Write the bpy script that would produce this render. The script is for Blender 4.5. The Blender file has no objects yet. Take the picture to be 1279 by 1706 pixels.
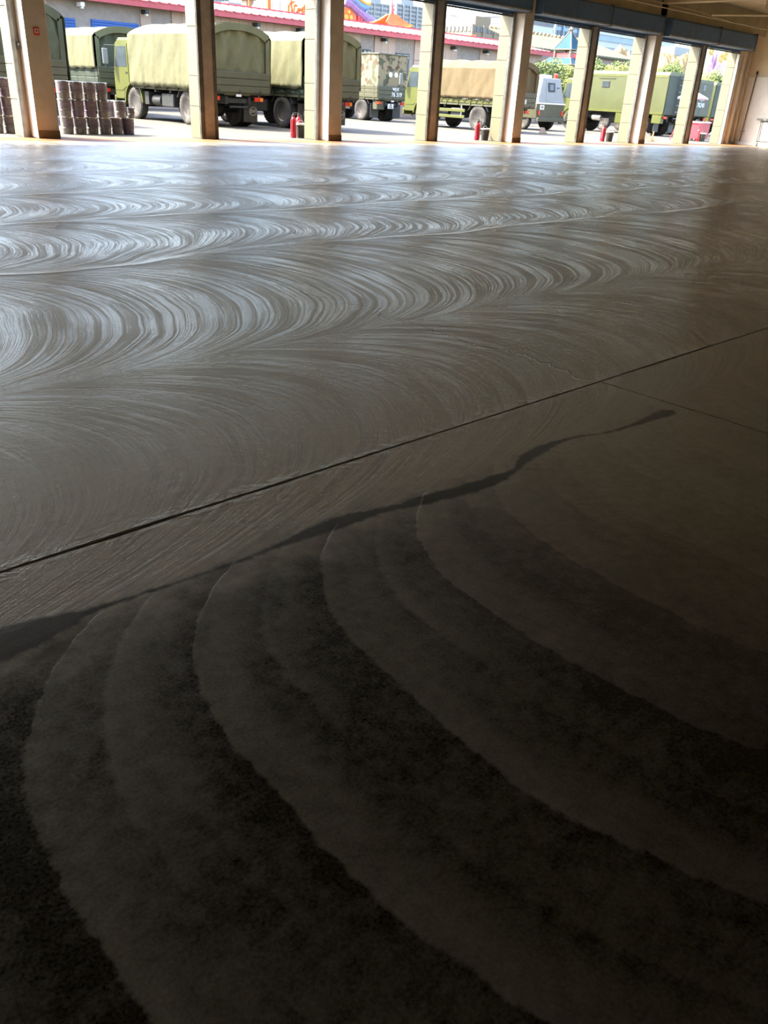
import bpy, bmesh, math, random
import numpy as np
from mathutils import Vector, Matrix, noise as mnoise
random.seed(7)
scene = bpy.context.scene
col = scene.collection
R_ = math.radians

# ------------------------------------------------------------------ camera
F, TH, RO, YA = 1351.7241, 0.4739, 0.0575, 0.7896
CX, CY, H = 639.5, 853.0, 1.2
_down = np.array([-math.tan(RO) / math.tan(TH), 1 / math.tan(TH), 1.0]); _down /= np.linalg.norm(_down)
_fw = np.array([0, 0, 1.0]); _h = _fw - _down * _fw.dot(_down); _h /= np.linalg.norm(_h)
_r = np.cross(_down, _h)
_X = math.cos(YA) * _h + math.sin(YA) * _r
_Z = -_down
RW = np.array([_X, np.cross(_Z, _X), _Z])
cam_d = bpy.data.cameras.new('camera'); cam = bpy.data.objects.new('camera', cam_d); col.objects.link(cam)
cam_d.sensor_fit = 'HORIZONTAL'; cam_d.sensor_width = 36; cam_d.lens = F * 36 / 1279
cam_d.clip_start = 0.05; cam_d.clip_end = 2000
_c = np.stack([RW @ [1, 0, 0], RW @ [0, -1, 0], RW @ [0, 0, -1]], 1)
M = Matrix([[*_c[0], 0], [*_c[1], 0], [*_c[2], H], [0, 0, 0, 1]])
cam.matrix_world = M
scene.camera = cam

def P(px, py, Y):
    """world point on the vertical plane at distance Y that is seen at a photo pixel (used to survey the far buildings)"""
    d = RW @ np.array([(px - CX) / F, (py - CY) / F, 1.0]); t = Y / d[1]
    return (t * d[0], Y, H + t * d[2])

# ------------------------------------------------------------------ sky, sun, exposure
SUN = Vector((0.58, -0.7, -1.0)).normalized()
world = bpy.data.worlds.new('sky'); scene.world = world; world.use_nodes = True
wn = world.node_tree; wn.nodes.clear()
sky = wn.nodes.new('ShaderNodeTexSky'); sky.sky_type = 'NISHITA'; sky.sun_disc = False
sky.sun_elevation = math.asin(-SUN.z); sky.sun_rotation = math.atan2(-SUN.x, -SUN.y)
sky.air_density = 1.0; sky.dust_density = 3.0; sky.ozone_density = 1.0
bg = wn.nodes.new('ShaderNodeBackground'); bg.inputs[1].default_value = 0.26
wo = wn.nodes.new('ShaderNodeOutputWorld')
wn.links.new(sky.outputs[0], bg.inputs[0]); wn.links.new(bg.outputs[0], wo.inputs[0])
sun_d = bpy.data.lights.new('sun', 'SUN'); sun_d.energy = 4.0; sun_d.angle = R_(0.6); sun_d.color = (1.0, 0.93, 0.78)
sun = bpy.data.objects.new('sun', sun_d); col.objects.link(sun); sun.location = (-20, 40, 50)
sun.rotation_euler = SUN.to_track_quat('-Z', 'Y').to_euler()
scene.view_settings.view_transform = 'Standard'; scene.view_settings.look = 'None'
scene.view_settings.gamma = 1.0; scene.view_settings.exposure = 2.42
scene.view_settings.use_curve_mapping = False

# ------------------------------------------------------------------ mesh helpers
class MB:
    def __init__(s): s.v = []; s.f = []
    def box(s, x0, x1, y0, y1, z0, z1):
        b = len(s.v)
        s.v += [(x0, y0, z0), (x1, y0, z0), (x1, y1, z0), (x0, y1, z0), (x0, y0, z1), (x1, y0, z1), (x1, y1, z1), (x0, y1, z1)]
        s.f += [tuple(b + i for i in q) for q in ((0, 3, 2, 1), (4, 5, 6, 7), (0, 1, 5, 4), (1, 2, 6, 5), (2, 3, 7, 6), (3, 0, 4, 7))]
        return s
    def tube(s, p0, p1, r, n=10, r1=None):
        p0 = Vector(p0); p1 = Vector(p1); d = (p1 - p0).normalized()
        a = d.orthogonal().normalized(); c = d.cross(a); b = len(s.v); r1 = r if r1 is None else r1
        for p, rr in ((p0, r), (p1, r1)):
            for i in range(n):
                t = 2 * math.pi * i / n
                s.v.append(tuple(p + (a * math.cos(t) + c * math.sin(t)) * rr))
        for i in range(n):
            j = (i + 1) % n; s.f.append((b + i, b + j, b + n + j, b + n + i))
        s.f.append(tuple(b + i for i in reversed(range(n)))); s.f.append(tuple(b + n + i for i in range(n)))
        return s
    def path(s, pts, r, n=8):
        for a, b in zip(pts[:-1], pts[1:]): s.tube(a, b, r, n)
        return s
    def lathe(s, prof, n=20, o=(0, 0, 0), axis='Z'):
        b = len(s.v)
        for (r, h) in prof:
            for i in range(n):
                t = 2 * math.pi * i / n; x, y = r * math.cos(t), r * math.sin(t)
                p = (x, y, h) if axis == 'Z' else ((h, x, y) if axis == 'X' else (x, h, y))
                s.v.append((p[0] + o[0], p[1] + o[1], p[2] + o[2]))
        for k in range(len(prof) - 1):
            for i in range(n):
                j = (i + 1) % n; s.f.append((b + k * n + i, b + k * n + j, b + (k + 1) * n + j, b + (k + 1) * n + i))
        s.f.append(tuple(b + i for i in reversed(range(n)))); m = b + (len(prof) - 1) * n
        s.f.append(tuple(m + i for i in range(n)))
        return s
    def prism(s, poly, a0, a1, axis='X'):
        """polygon (u,w) extruded along axis: X -> (a,u,w); Y -> (u,a,w); Z -> (u,w,a)"""
        b = len(s.v); n = len(poly)
        for a in (a0, a1):
            for (u, w) in poly:
                s.v.append((a, u, w) if axis == 'X' else ((u, a, w) if axis == 'Y' else (u, w, a)))
        for i in range(n):
            j = (i + 1) % n; s.f.append((b + i, b + j, b + n + j, b + n + i))
        s.f.append(tuple(b + i for i in reversed(range(n)))); s.f.append(tuple(b + n + i for i in range(n)))
        return s
    def grid(s, fn, nu, nv):
        b = len(s.v)
        for j in range(nv + 1):
            for i in range(nu + 1): s.v.append(tuple(fn(i / nu, j / nv)))
        for j in range(nv):
            for i in range(nu):
                a = b + j * (nu + 1) + i; s.f.append((a, a + 1, a + nu + 2, a + nu + 1))
        return s
    def mesh(s, name, bevel=0, smooth=False, fix=True):
        me = bpy.data.meshes.new(name); me.from_pydata(s.v, [], s.f)
        if bevel or fix:
            bm = bmesh.new(); bm.from_mesh(me)
            if bevel: bmesh.ops.bevel(bm, geom=bm.edges[:], offset=bevel, segments=1, affect='EDGES', clamp_overlap=True)
            bmesh.ops.recalc_face_normals(bm, faces=bm.faces[:]); bm.to_mesh(me); bm.free()
        if smooth:
            me.polygons.foreach_set('use_smooth', [True] * len(me.polygons))
            try: me.set_sharp_from_angle(angle=R_(38))
            except Exception: pass
        me.update(); return me
    def build(s, name, mat, parent=None, bevel=0, smooth=False, fix=True):
        me = s.mesh(name, bevel, smooth, fix)
        return put(name, me, mat, parent)
def put(name, me, mat, parent=None):
    o = bpy.data.objects.new(name, me); col.objects.link(o)
    if mat is not None and not me.materials: me.materials.append(mat)
    if parent is not None: o.parent = parent
    return o
def tag(o, label, cat, group=None, kind=None):
    if label: o['label'] = label
    if cat: o['category'] = cat
    if group: o['group'] = group
    if kind: o['kind'] = kind
    return o
def struct(o, label=None, cat=None):
    o['kind'] = 'structure'
    return tag(o, label, cat)
def empty(name, loc=(0, 0, 0), rz=0):
    o = bpy.data.objects.new(name, None); col.objects.link(o); o.location = loc; o.rotation_euler = (0, 0, rz)
    o.empty_display_size = 0.2
    return o
KIDS = lambda o: [c for c in bpy.data.objects if c.parent == o]
def copy_tree(o, parent=None):
    c = o.copy(); col.objects.link(c); c.parent = parent
    for ch in KIDS(o): copy_tree(ch, c)
    return c
def text(name, body, size, mat, parent, loc, rot=(R_(90), 0, 0), depth=0.004):
    cu = bpy.data.curves.new(name, 'FONT'); cu.body = body; cu.size = size; cu.extrude = depth; cu.align_x = 'CENTER'; cu.align_y = 'CENTER'
    cu.offset = 0.006
    t = bpy.data.objects.new(name, cu); col.objects.link(t)
    dg = bpy.context.evaluated_depsgraph_get(); me = bpy.data.meshes.new_from_object(t.evaluated_get(dg))
    bpy.data.objects.remove(t); me.name = name; me.materials.clear()
    o = put(name, me, mat, parent); o.location = loc; o.rotation_euler = rot
    return o

# ------------------------------------------------------------------ materials
class NT:
    def __init__(s, name):
        s.m = bpy.data.materials.new(name); s.m.use_nodes = True; s.t = s.m.node_tree; s.n = s.t.nodes
        s.b = s.n['Principled BSDF']
    def node(s, kind, **kw):
        n = s.n.new(kind)
        for k, v in kw.items(): setattr(n, k, v)
        return n
    def setin(s, sock, v):
        if isinstance(v, bpy.types.NodeSocket): s.t.links.new(v, sock)
        else: sock.default_value = v
    def math(s, op, a, b=None, c=None, clamp=False):
        n = s.node('ShaderNodeMath', operation=op, use_clamp=clamp); s.setin(n.inputs[0], a)
        if b is not None: s.setin(n.inputs[1], b)
        if c is not None: s.setin(n.inputs[2], c)
        return n.outputs[0]
    def comb(s, x, y, z=0.0):
        n = s.node('ShaderNodeCombineXYZ')
        for i, v in enumerate((x, y, z)): s.setin(n.inputs[i], v)
        return n.outputs[0]
    def noise(s, vec, scale, detail=2.0, rough=0.5, dist=0.0):
        n = s.node('ShaderNodeTexNoise'); s.setin(n.inputs['Vector'], vec); s.setin(n.inputs['Scale'], scale)
        n.inputs['Detail'].default_value = detail; n.inputs['Roughness'].default_value = rough; n.inputs['Distortion'].default_value = dist
        return n.outputs[0]
    def ramp(s, x, a, b):  # smooth map a..b -> 0..1
        n = s.node('ShaderNodeMapRange', interpolation_type='SMOOTHSTEP'); s.setin(n.inputs[0], x)
        s.setin(n.inputs[1], a); s.setin(n.inputs[2], b); n.inputs[3].default_value = 0; n.inputs[4].default_value = 1
        return n.outputs[0]
    def mix(s, f, a, b):
        n = s.node('ShaderNodeMix', data_type='RGBA'); s.setin(n.inputs[0], f)
        s.setin(n.inputs[6], a if isinstance(a, bpy.types.NodeSocket) else (*a[:3], 1)); s.setin(n.inputs[7], b if isinstance(b, bpy.types.NodeSocket) else (*b[:3], 1))
        return n.outputs[2]
    def pos(s, obj=True):
        return s.node('ShaderNodeTexCoord').outputs['Object'] if obj else s.node('ShaderNodeNewGeometry').outputs['Position']
    def bump(s, h, strength=0.3, dist=0.01):
        n = s.node('ShaderNodeBump'); n.inputs['Strength'].default_value = strength; n.inputs['Distance'].default_value = dist
        s.setin(n.inputs['Height'], h); s.t.links.new(n.outputs[0], s.b.inputs['Normal'])
MATS = {}
def mat(name, c, rough=0.7, var=0.12, scale=3.0, metal=0.0, bump=0.15, bscale=40, dirt=None, bdist=0.01):
    if name in MATS: return MATS[name]
    t = NT(name); p = t.pos()
    n = t.noise(p, scale, 4, 0.6); k = t.ramp(n, 0.3, 0.7)
    lo = tuple(x * (1 - var) for x in c); hi = tuple(min(1, x * (1 + var)) for x in c)
    cc = t.mix(k, lo, hi)
    if dirt:
        d = t.ramp(t.noise(p, scale * 0.6 + 0.7, 6, 0.7), 0.52, 0.72); cc = t.mix(d, cc, dirt)
    t.setin(t.b.inputs['Base Color'], cc); t.b.inputs['Roughness'].default_value = rough; t.b.inputs['Metallic'].default_value = metal
    if bump: t.bump(t.noise(p, bscale, 3), bump, bdist)
    MATS[name] = t.m; return t.m
CANVAS = mat('olive_canvas', (0.115, 0.113, 0.054), 0.9, 0.10, 1.5, bump=0.35, bscale=6, bdist=0.03)
CANVAS_D = mat('dark_olive_canvas', (0.066, 0.075, 0.042), 0.9, 0.12, 1.5, bump=0.35, bscale=6, bdist=0.03)
CANVAS_T = mat('tan_canvas', (0.105, 0.077, 0.034), 0.9, 0.08, 1.5, bump=0.3, bscale=6, bdist=0.03)
GREENP = mat('army_green_paint', (0.072, 0.072, 0.040), 0.5, 0.10, 2)
GREENL = mat('bright_green_paint', (0.08, 0.09, 0.017), 0.4, 0.08, 2, bump=0.05)
GREENB = mat('box_green_paint', (0.07, 0.079, 0.027), 0.35, 0.08, 1.2, bump=0.05)
BOARD = mat('dark_green_board', (0.028, 0.04, 0.025), 0.55, 0.2, 2)
BLACKM = mat('chassis_black', (0.025, 0.028, 0.028), 0.6, 0.3, 4)
RUBBER = mat('tire_rubber', (0.045, 0.042, 0.038), 0.85, 0.3, 6, dirt=(0.12, 0.10, 0.075))
RIM = mat('wheel_rim_steel', (0.16, 0.15, 0.15), 0.45, 0.2, 6, 0.4)
GLASS = mat('vehicle_glass', (0.05, 0.065, 0.07), 0.08, 0.2, 2, bump=0)
CREAMP = mat('cream_roof_paint', (0.70, 0.70, 0.55), 0.5, 0.05, 2)
REDL = mat('red_lamp_lens', (0.65, 0.05, 0.03), 0.25, 0.1, 5, bump=0)
ORANL = mat('orange_lamp_lens', (0.8, 0.28, 0.03), 0.25, 0.1, 5, bump=0)
WHITEP = mat('white_paint', (0.75, 0.75, 0.73), 0.5, 0.05, 3)
CHROME = mat('bright_metal', (0.6, 0.6, 0.6), 0.25, 0.1, 3, 0.9, bump=0)
GREYP = mat('pale_grey_paint', (0.26, 0.27, 0.26), 0.5, 0.06, 2)
LOGO = mat('stencil_grey_paint', (0.42, 0.42, 0.42), 0.7, 0.2, 8)
STEEL = mat('galvanised_steel', (0.30, 0.31, 0.30), 0.45, 0.2, 4, 0.5)
STEELD = mat('dark_guide_steel', (0.16, 0.16, 0.14), 0.55, 0.3, 4, 0.3, dirt=(0.10, 0.08, 0.05))
SHUT = mat('blue_grey_shutter', (0.08, 0.16, 0.29), 0.45, 0.15, 2, 0.2)
RENDER_T = mat('tan_plaster', (0.60, 0.54, 0.45), 0.85, 0.1, 1.5, dirt=(0.52, 0.45, 0.35))
PLASTW = mat('white_plaster', (0.84, 0.83, 0.78), 0.85, 0.05, 2)
CEIL = mat('stained_ceiling', (0.50, 0.43, 0.28), 0.9, 0.15, 1)
WALLD = mat('dull_hall_wall', (0.13, 0.115, 0.09), 0.9, 0.12, 1)
APRON = mat('pale_concrete', (0.09, 0.081, 0.063), 0.85, 0.12, 0.5, bump=0.2, bscale=25, dirt=(0.078, 0.071, 0.058))
ORANGE_LINE = mat('worn_orange_line_paint', (0.20, 0.075, 0.02), 0.6, 0.2, 1.2, bump=0.1, dirt=(0.16, 0.075, 0.03))
PINKW = mat('beige_tile_wall', (0.37, 0.27, 0.205), 0.75, 0.05, 4)
JOINT = mat('wall_joint_grey', (0.26, 0.22, 0.19), 0.9, 0.1, 4)
ROOFR = mat('red_roof_sheet', (0.42, 0.07, 0.075), 0.5, 0.1, 2)
ROOFD = mat('dark_red_fascia', (0.42, 0.06, 0.07), 0.5, 0.1, 2)
BLUEW = mat('blue_roller_shutter', (0.016, 0.08, 0.30), 0.5, 0.1, 2)
REDP = mat('extinguisher_red', (0.48, 0.015, 0.03), 0.35, 0.08, 5, bump=0)
REDC = mat('red_cart_paint', (0.45, 0.045, 0.065), 0.5, 0.1, 4)
BLACKP = mat('black_plastic', (0.05, 0.05, 0.048), 0.5, 0.2, 4)
PAILM = mat('pail_metal', (0.24, 0.22, 0.22), 0.4, 0.12, 6, 0.6, bump=0.05)
PAILV = mat('violet_pail_metal', (0.18, 0.14, 0.19), 0.4, 0.12, 6, 0.5, bump=0.05)
LABELP = mat('pail_paper_label', (0.22, 0.18, 0.185), 0.7, 0.15, 12)
ORANGE = mat('orange_glaze', (0.55, 0.14, 0.015), 0.5, 0.15, 3)
CRIMSON = mat('crimson_glaze', (0.62, 0.07, 0.07), 0.5, 0.15, 3)
YELLOW = mat('yellow_glaze', (0.55, 0.36, 0.06), 0.5, 0.12, 3)
PURPLE = mat('violet_ridge_tile', (0.21, 0.16, 0.36), 0.5, 0.15, 3)
BLUET = mat('blue_ridge_tile', (0.10, 0.24, 0.46), 0.45, 0.15, 3)
TEALT = mat('teal_glazed_tile', (0.006, 0.05, 0.09), 0.85, 0.15, 3)
TOWER = mat('grey_tower_wall', (0.30, 0.31, 0.30), 0.8, 0.04, 0.05)
TOWERW = mat('tower_window_dark', (0.09, 0.10, 0.11), 0.4, 0.15, 0.2, bump=0)
WHITEB = mat('white_building_wall', (0.45, 0.46, 0.47), 0.7, 0.04, 0.05)
GLASSB = mat('blue_curtain_glass', (0.13, 0.22, 0.30), 0.15, 0.12, 0.1, bump=0)
CREAMB = mat('cream_building_wall', (0.22, 0.175, 0.115), 0.8, 0.05, 0.1)
GREENR = mat('sage_roof_tile', (0.075, 0.077, 0.04), 0.7, 0.12, 1)
ROCK = mat('ochre_rock', (0.34, 0.22, 0.10), 0.9, 0.25, 1.0, bump=0.6, bscale=4, bdist=0.2)
LEAF = mat('leaf_green', (0.10, 0.14, 0.03), 0.7, 0.35, 1.5, bump=0)
LEAFY = mat('leaf_yellow_green', (0.21, 0.225, 0.05), 0.7, 0.3, 1.5, bump=0)
BARK = mat('bark_brown', (0.12, 0.08, 0.05), 0.9, 0.2, 6)
SAND = mat('damp_sand', (0.17, 0.155, 0.115), 0.95, 0.15, 5, bump=0.5, bscale=60)
PINKS = mat('pink_sculpture_paint', (0.70, 0.38, 0.42), 0.6, 0.1, 2)

def tile_mat():
    t = NT('cream_mosaic_tile'); p = t.pos(); sx = t.node('ShaderNodeSeparateXYZ'); t.setin(sx.inputs[0], p)
    v = t.comb(t.math('ADD', sx.outputs[0], sx.outputs[1]), sx.outputs[2], 0.0)
    b = t.node('ShaderNodeTexBrick'); t.setin(b.inputs['Vector'], v); b.offset = 0.0
    b.inputs['Scale'].default_value = 1.0; b.inputs['Brick Width'].default_value = 0.095; b.inputs['Row Height'].default_value = 0.045
    b.inputs['Mortar Size'].default_value = 0.003
    b.inputs['Color1'].default_value = (0.175, 0.165, 0.103, 1); b.inputs['Color2'].default_value = (0.16, 0.15, 0.094, 1); b.inputs['Mortar'].default_value = (0.15, 0.135, 0.09, 1)
    t.setin(t.b.inputs['Base Color'], b.outputs[0]); t.b.inputs['Roughness'].default_value = 0.45
    return t.m
TILE = tile_mat()

def camo_mat():
    t = NT('camouflage_print'); p = t.pos(); c = None
    n1 = t.noise(p, 2.4, 3, 0.55); n2 = t.noise(t.node('ShaderNodeMapping').outputs[0], 1.0)
    mp = t.node('ShaderNodeMapping'); t.setin(mp.inputs[0], p); mp.inputs[1].default_value = (5.2, 1.3, 8.1)
    n2 = t.noise(mp.outputs[0], 2.8, 3, 0.55)
    c = t.mix(t.ramp(n1, 0.52, 0.54), (0.24, 0.19, 0.105), (0.075, 0.08, 0.04))
    c = t.mix(t.ramp(n2, 0.57, 0.59), c, (0.08, 0.045, 0.025))
    t.setin(t.b.inputs['Base Color'], c); t.b.inputs['Roughness'].default_value = 0.8
    return t.m
CAMO = camo_mat()

# ------------------------------------------------------------------ floor material: squeegeed wet mud on concrete
def floor_mat():
    t = NT('mud_swept_concrete'); g = t.pos(False); s = t.node('ShaderNodeSeparateXYZ'); t.setin(s.inputs[0], g)
    X, Y = s.outputs[0], s.outputs[1]; flat = t.comb(X, Y, 0.0); m = t.math
    lo = t.noise(flat, 0.55, 2, 0.5); lo2 = t.noise(t.comb(m('ADD', X, 31.0), Y), 0.9, 2, 0.5)
    wv = m('MULTIPLY', m('SUBTRACT', lo, 0.5), m('MULTIPLY', t.ramp(Y, 2.2, 6.0), 0.7))
    y = m('ADD', Y, wv)
    e = m('DIVIDE', m('SUBTRACT', y, 3.45), 0.9); gauss = m('EXPONENT', m('MULTIPLY', m('MULTIPLY', e, e), -1.0))
    u = m('DIVIDE', m('ADD', m('SUBTRACT', y, 1.7), m('MULTIPLY', gauss, 0.35)), 2.07)
    lane = m('FLOOR', u); v = m('SUBTRACT', u, lane)
    # arcs bulging to +X in the far lanes
    ga = m('MULTIPLY', m('EXPONENT', m('MULTIPLY', v, -7.0)), -1.0)
    gb = m('MULTIPLY', m('EXPONENT', m('MULTIPLY', m('SUBTRACT', 1.0, v), -8.0)), -0.45)
    vc = m('SUBTRACT', v, 0.55); gc = m('MULTIPLY', m('MULTIPLY', vc, vc), -0.9)
    gfar = m('ADD', m('ADD', ga, gb), gc)
    # arcs bulging to -X in the near lane
    na = m('MULTIPLY', m('EXPONENT', m('MULTIPLY', m('SUBTRACT', 1.7, y), -3.5)), 0.45)
    nb0 = m('MAXIMUM', m('SUBTRACT', 0.8, y), 0.0); nb = m('MULTIPLY', m('MULTIPLY', nb0, nb0), 0.35)
    gnear = m('ADD', na, nb)
    near = m('LESS_THAN', Y, 1.70)
    gg = m('ADD', m('MULTIPLY', near, gnear), m('MULTIPLY', m('SUBTRACT', 1.0, near), gfar))
    wob = m('MULTIPLY', m('SUBTRACT', lo2, 0.5), m('ADD', 0.18, m('MULTIPLY', near, -0.02)))
    speck = t.noise(flat, 24.0, 4, 0.65); blot = t.noise(flat, 7.0, 4, 0.65)
    fuzz = m('MULTIPLY', near, m('ADD', m('MULTIPLY', m('SUBTRACT', speck, 0.5), 0.022), m('MULTIPLY', m('SUBTRACT', blot, 0.5), 0.045)))
    phi = m('ADD', m('ADD', m('SUBTRACT', X, gg), wob), fuzz)
    lo_off = m('MULTIPLY', lane, 13.7)
    broad = t.noise(t.comb(m('ADD', phi, lo_off), m('MULTIPLY', v, 0.35), lane), 4.5, 2, 0.55)
    wide = t.noise(t.comb(m('ADD', phi, lo_off), m('MULTIPLY', v, 0.30), lane), 1.9, 2, 0.5)
    fine = t.noise(t.comb(m('MULTIPLY', m('ADD', phi, lo_off), 1.0), m('MULTIPLY', v, 0.07), lane), 28.0, 4, 0.65)
    brist = t.noise(t.comb(phi, m('MULTIPLY', Y, 0.05), lane), 70.0, 2, 0.6)
    grain = t.noise(flat, 130.0, 3, 0.7); patch = t.noise(flat, 1.6, 4, 0.6)
    # near lane: broad overlapping sweeps, sharp on the left edge and fading to the right
    fr = m('FRACT', m('DIVIDE', m('SUBTRACT', phi, 1.03), 0.395)); saw = m('MULTIPLY', m('POWER', m('SUBTRACT', 1.0, fr), 1.1), t.ramp(fr, 0.0, 0.035))
    fr2 = m('FRACT', m('DIVIDE', m('SUBTRACT', phi, 1.24), 0.42)); saw2 = m('MULTIPLY', m('POWER', m('SUBTRACT', 1.0, fr2), 1.8), t.ramp(fr2, 0.0, 0.06))
    sw = m('ADD', m('MULTIPLY', saw, 0.85), m('MULTIPLY', saw2, m('MULTIPLY', t.ramp(lo2, 0.35, 0.6), 0.6)))
    sw = m('MULTIPLY', sw, m('ADD', 0.35, m('MULTIPLY', t.ramp(broad, 0.3, 0.7), 0.75)))
    fx = m('MULTIPLY', t.ramp(X, 1.5, 2.7), 0.65); sw = m('ADD', m('MULTIPLY', sw, m('SUBTRACT', 1.0, fx)), m('MULTIPLY', fx, 0.45))
    nearp = m('ADD', m('MULTIPLY', sw, 0.95), m('ADD', m('MULTIPLY', m('SUBTRACT', speck, 0.5), 1.0), m('MULTIPLY', m('SUBTRACT', blot, 0.5), 0.7)))
    farp = m('ADD', m('ADD', m('MULTIPLY', t.ramp(broad, 0.36, 0.64), 0.34), m('MULTIPLY', t.ramp(fine, 0.42, 0.60), 0.70)), m('MULTIPLY', m('SUBTRACT', brist, 0.5), 0.18))
    calm = m('SUBTRACT', 1.0, m('MULTIPLY', t.ramp(Y, 4.2, 2.6), m('SUBTRACT', 1.0, near)))   # lane 1.7-3.5: thin, even film
    calmf = m('ADD', m('MULTIPLY', farp, m('ADD', 0.72, m('MULTIPLY', calm, 0.28))), m('MULTIPLY', m('SUBTRACT', 1.0, calm), 0.20))
    pat = m('ADD', m('MULTIPLY', near, nearp), m('MULTIPLY', m('SUBTRACT', 1.0, near), calmf))
    pat = m('ADD', pat, m('MULTIPLY', m('SUBTRACT', patch, 0.5), 0.55)); pat = m('ADD', pat, m('MULTIPLY', m('SUBTRACT', 1.0, near), m('MULTIPLY', m('SUBTRACT', blot, 0.5), 0.45)))
    pat = m('ADD', pat, m('MULTIPLY', m('SUBTRACT', grain, 0.5), 0.35))
    # mud heaped along the lane edges
    ed = m('MINIMUM', v, m('SUBTRACT', 1.0, v)); ridge = m('EXPONENT', m('MULTIPLY', m('MULTIPLY', ed, ed), -2200.0))
    ridge = m('MULTIPLY', ridge, t.ramp(Y, 3.6, 5.0)); ridge = m('MULTIPLY', ridge, t.ramp(lo, 0.38, 0.55))
    pat = m('ADD', pat, m('MULTIPLY', ridge, 0.9))
    # slurry left standing along the first lane edge (Y about 1.7)
    fcw = t.node('ShaderNodeFloatCurve'); xx = m('DIVIDE', X, 4.0); t.setin(fcw.inputs['Value'], xx)
    cm = fcw.mapping; c = cm.curves[0]
    for (a, b) in ((0.11, 0.62), (0.155, 0.30), (0.19, 0.06), (0.27, 0.05), (0.32, 0.12), (0.37, 0.30), (0.42, 0.16), (0.47, 0.30), (0.54, 0.26), (0.565, 0.10), (0.61, 0.26), (0.655, 0.14), (0.70, 0.06), (0.80, 0.20), (0.835, 0.30), (0.85, 0.0)): c.points.new(a, b)
    c.points[0].location = (0, 0.7); c.points[-1].location = (1, 0.0); cm.update()
    fcy = t.node('ShaderNodeFloatCurve'); t.setin(fcy.inputs['Value'], xx); cm = fcy.mapping; c = cm.curves[0]
    for (a, b) in ((0.11, 0.60), (0.165, 0.60), (0.27, 0.545), (0.37, 0.55), (0.45, 0.44), (0.545, 0.35), (0.6, 0.47), (0.655, 0.52), (0.74, 0.36), (0.83, 0.33)): c.points.new(a, b)
    c.points[0].location = (0, 0.6); c.points[-1].location = (1, 0.3); cm.update()
    yc = m('ADD', 1.45, m('MULTIPLY', fcy.outputs[0], 0.45)); wdt = m('MULTIPLY', fcw.outputs[0], 0.105)
    dd = m('ADD', m('ABSOLUTE', m('SUBTRACT', Y, yc)), m('MULTIPLY', m('SUBTRACT', speck, 0.5), 0.03))
    pud = m('MULTIPLY', t.ramp(m('SUBTRACT', dd, wdt), 0.012, -0.008), m('LESS_THAN', X, 3.42))
    # crack across the slab at X about 3.5, scuffs by the joint
    cw = m('ADD', m('ADD', X, -3.47), m('MULTIPLY', m('SUBTRACT', t.noise(t.comb(0.0, Y), 2.2, 4, 0.7), 0.5), 0.5))
    crack = m('MULTIPLY', t.ramp(m('ABSOLUTE', cw), 0.012, 0.003), m('MULTIPLY', t.ramp(Y, 2.04, 2.2), t.ramp(Y, 5.4, 4.6)))
    jd = m('ABSOLUTE', m('SUBTRACT', Y, 2.045)); jj = m('MULTIPLY', t.ramp(jd, 0.07, 0.0), t.ramp(speck, 0.42, 0.62))
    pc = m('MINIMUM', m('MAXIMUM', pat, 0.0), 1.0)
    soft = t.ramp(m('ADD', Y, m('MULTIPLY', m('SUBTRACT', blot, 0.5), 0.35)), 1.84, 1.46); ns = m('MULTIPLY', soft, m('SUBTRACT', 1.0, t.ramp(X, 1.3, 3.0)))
    base = t.mix(pc, (0.012, 0.008, 0.003), t.mix(ns, (0.17, 0.138, 0.095), (0.10, 0.082, 0.056)))  # nearest mud coloured darker, to deepen the dimness away from the doors
    base = t.mix(pud, base, (0.026, 0.019, 0.012)); base = t.mix(crack, base, (0.02, 0.015, 0.01)); base = t.mix(m('MULTIPLY', jj, 0.6), base, (0.05, 0.042, 0.03))
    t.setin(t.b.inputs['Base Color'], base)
    ro = m('ADD', m('ADD', 0.30, m('MULTIPLY', ns, 0.07)), m('MULTIPLY', pc, m('ADD', 0.16, m('MULTIPLY', ns, 0.06)))); ro = m('ADD', ro, m('MULTIPLY', m('SUBTRACT', patch, 0.5), 0.15)); ro = m('ADD', ro, m('MULTIPLY', pud, 0.2))
    t.setin(t.b.inputs['Roughness'], ro)
    t.b.inputs['IOR'].default_value = 2.2; t.b.inputs['Specular Tint'].default_value = (1.0, 0.95, 0.85, 1); nx = ns; wet = m('MULTIPLY', m('SUBTRACT', 1.0, ns), t.ramp(Y, 7.0, 3.2))
    sl = m('ADD', m('ADD', 0.58, m('MULTIPLY', nx, -0.50)), m('MULTIPLY', pc, m('ADD', 0.66, m('MULTIPLY', ns, -0.16)))); sl = m('ADD', m('ADD', sl, m('MULTIPLY', wet, 0.42)), m('MULTIPLY', m('SUBTRACT', grain, 0.5), 0.5))
    sl = m('MULTIPLY', sl, m('SUBTRACT', 1.0, m('MULTIPLY', m('MAXIMUM', pud, crack), 0.82)), clamp=False); sl = m('MINIMUM', m('MAXIMUM', sl, 0.0), 1.35); t.setin(t.b.inputs['Specular IOR Level'], sl)
    win = t.ramp(ed, 0.0, 0.05)
    l1 = m('ADD', m('MULTIPLY', fine, 0.72), m('MULTIPLY', broad, 0.28)); l2 = m('ADD', m('MULTIPLY', wide, 0.45), m('MULTIPLY', broad, 0.55)); ff = t.ramp(Y, 6.5, 12.0)
    line = t.ramp(m('ADD', m('MULTIPLY', l1, m('SUBTRACT', 1.0, ff)), m('MULTIPLY', l2, ff)), 0.45, 0.55)
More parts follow.
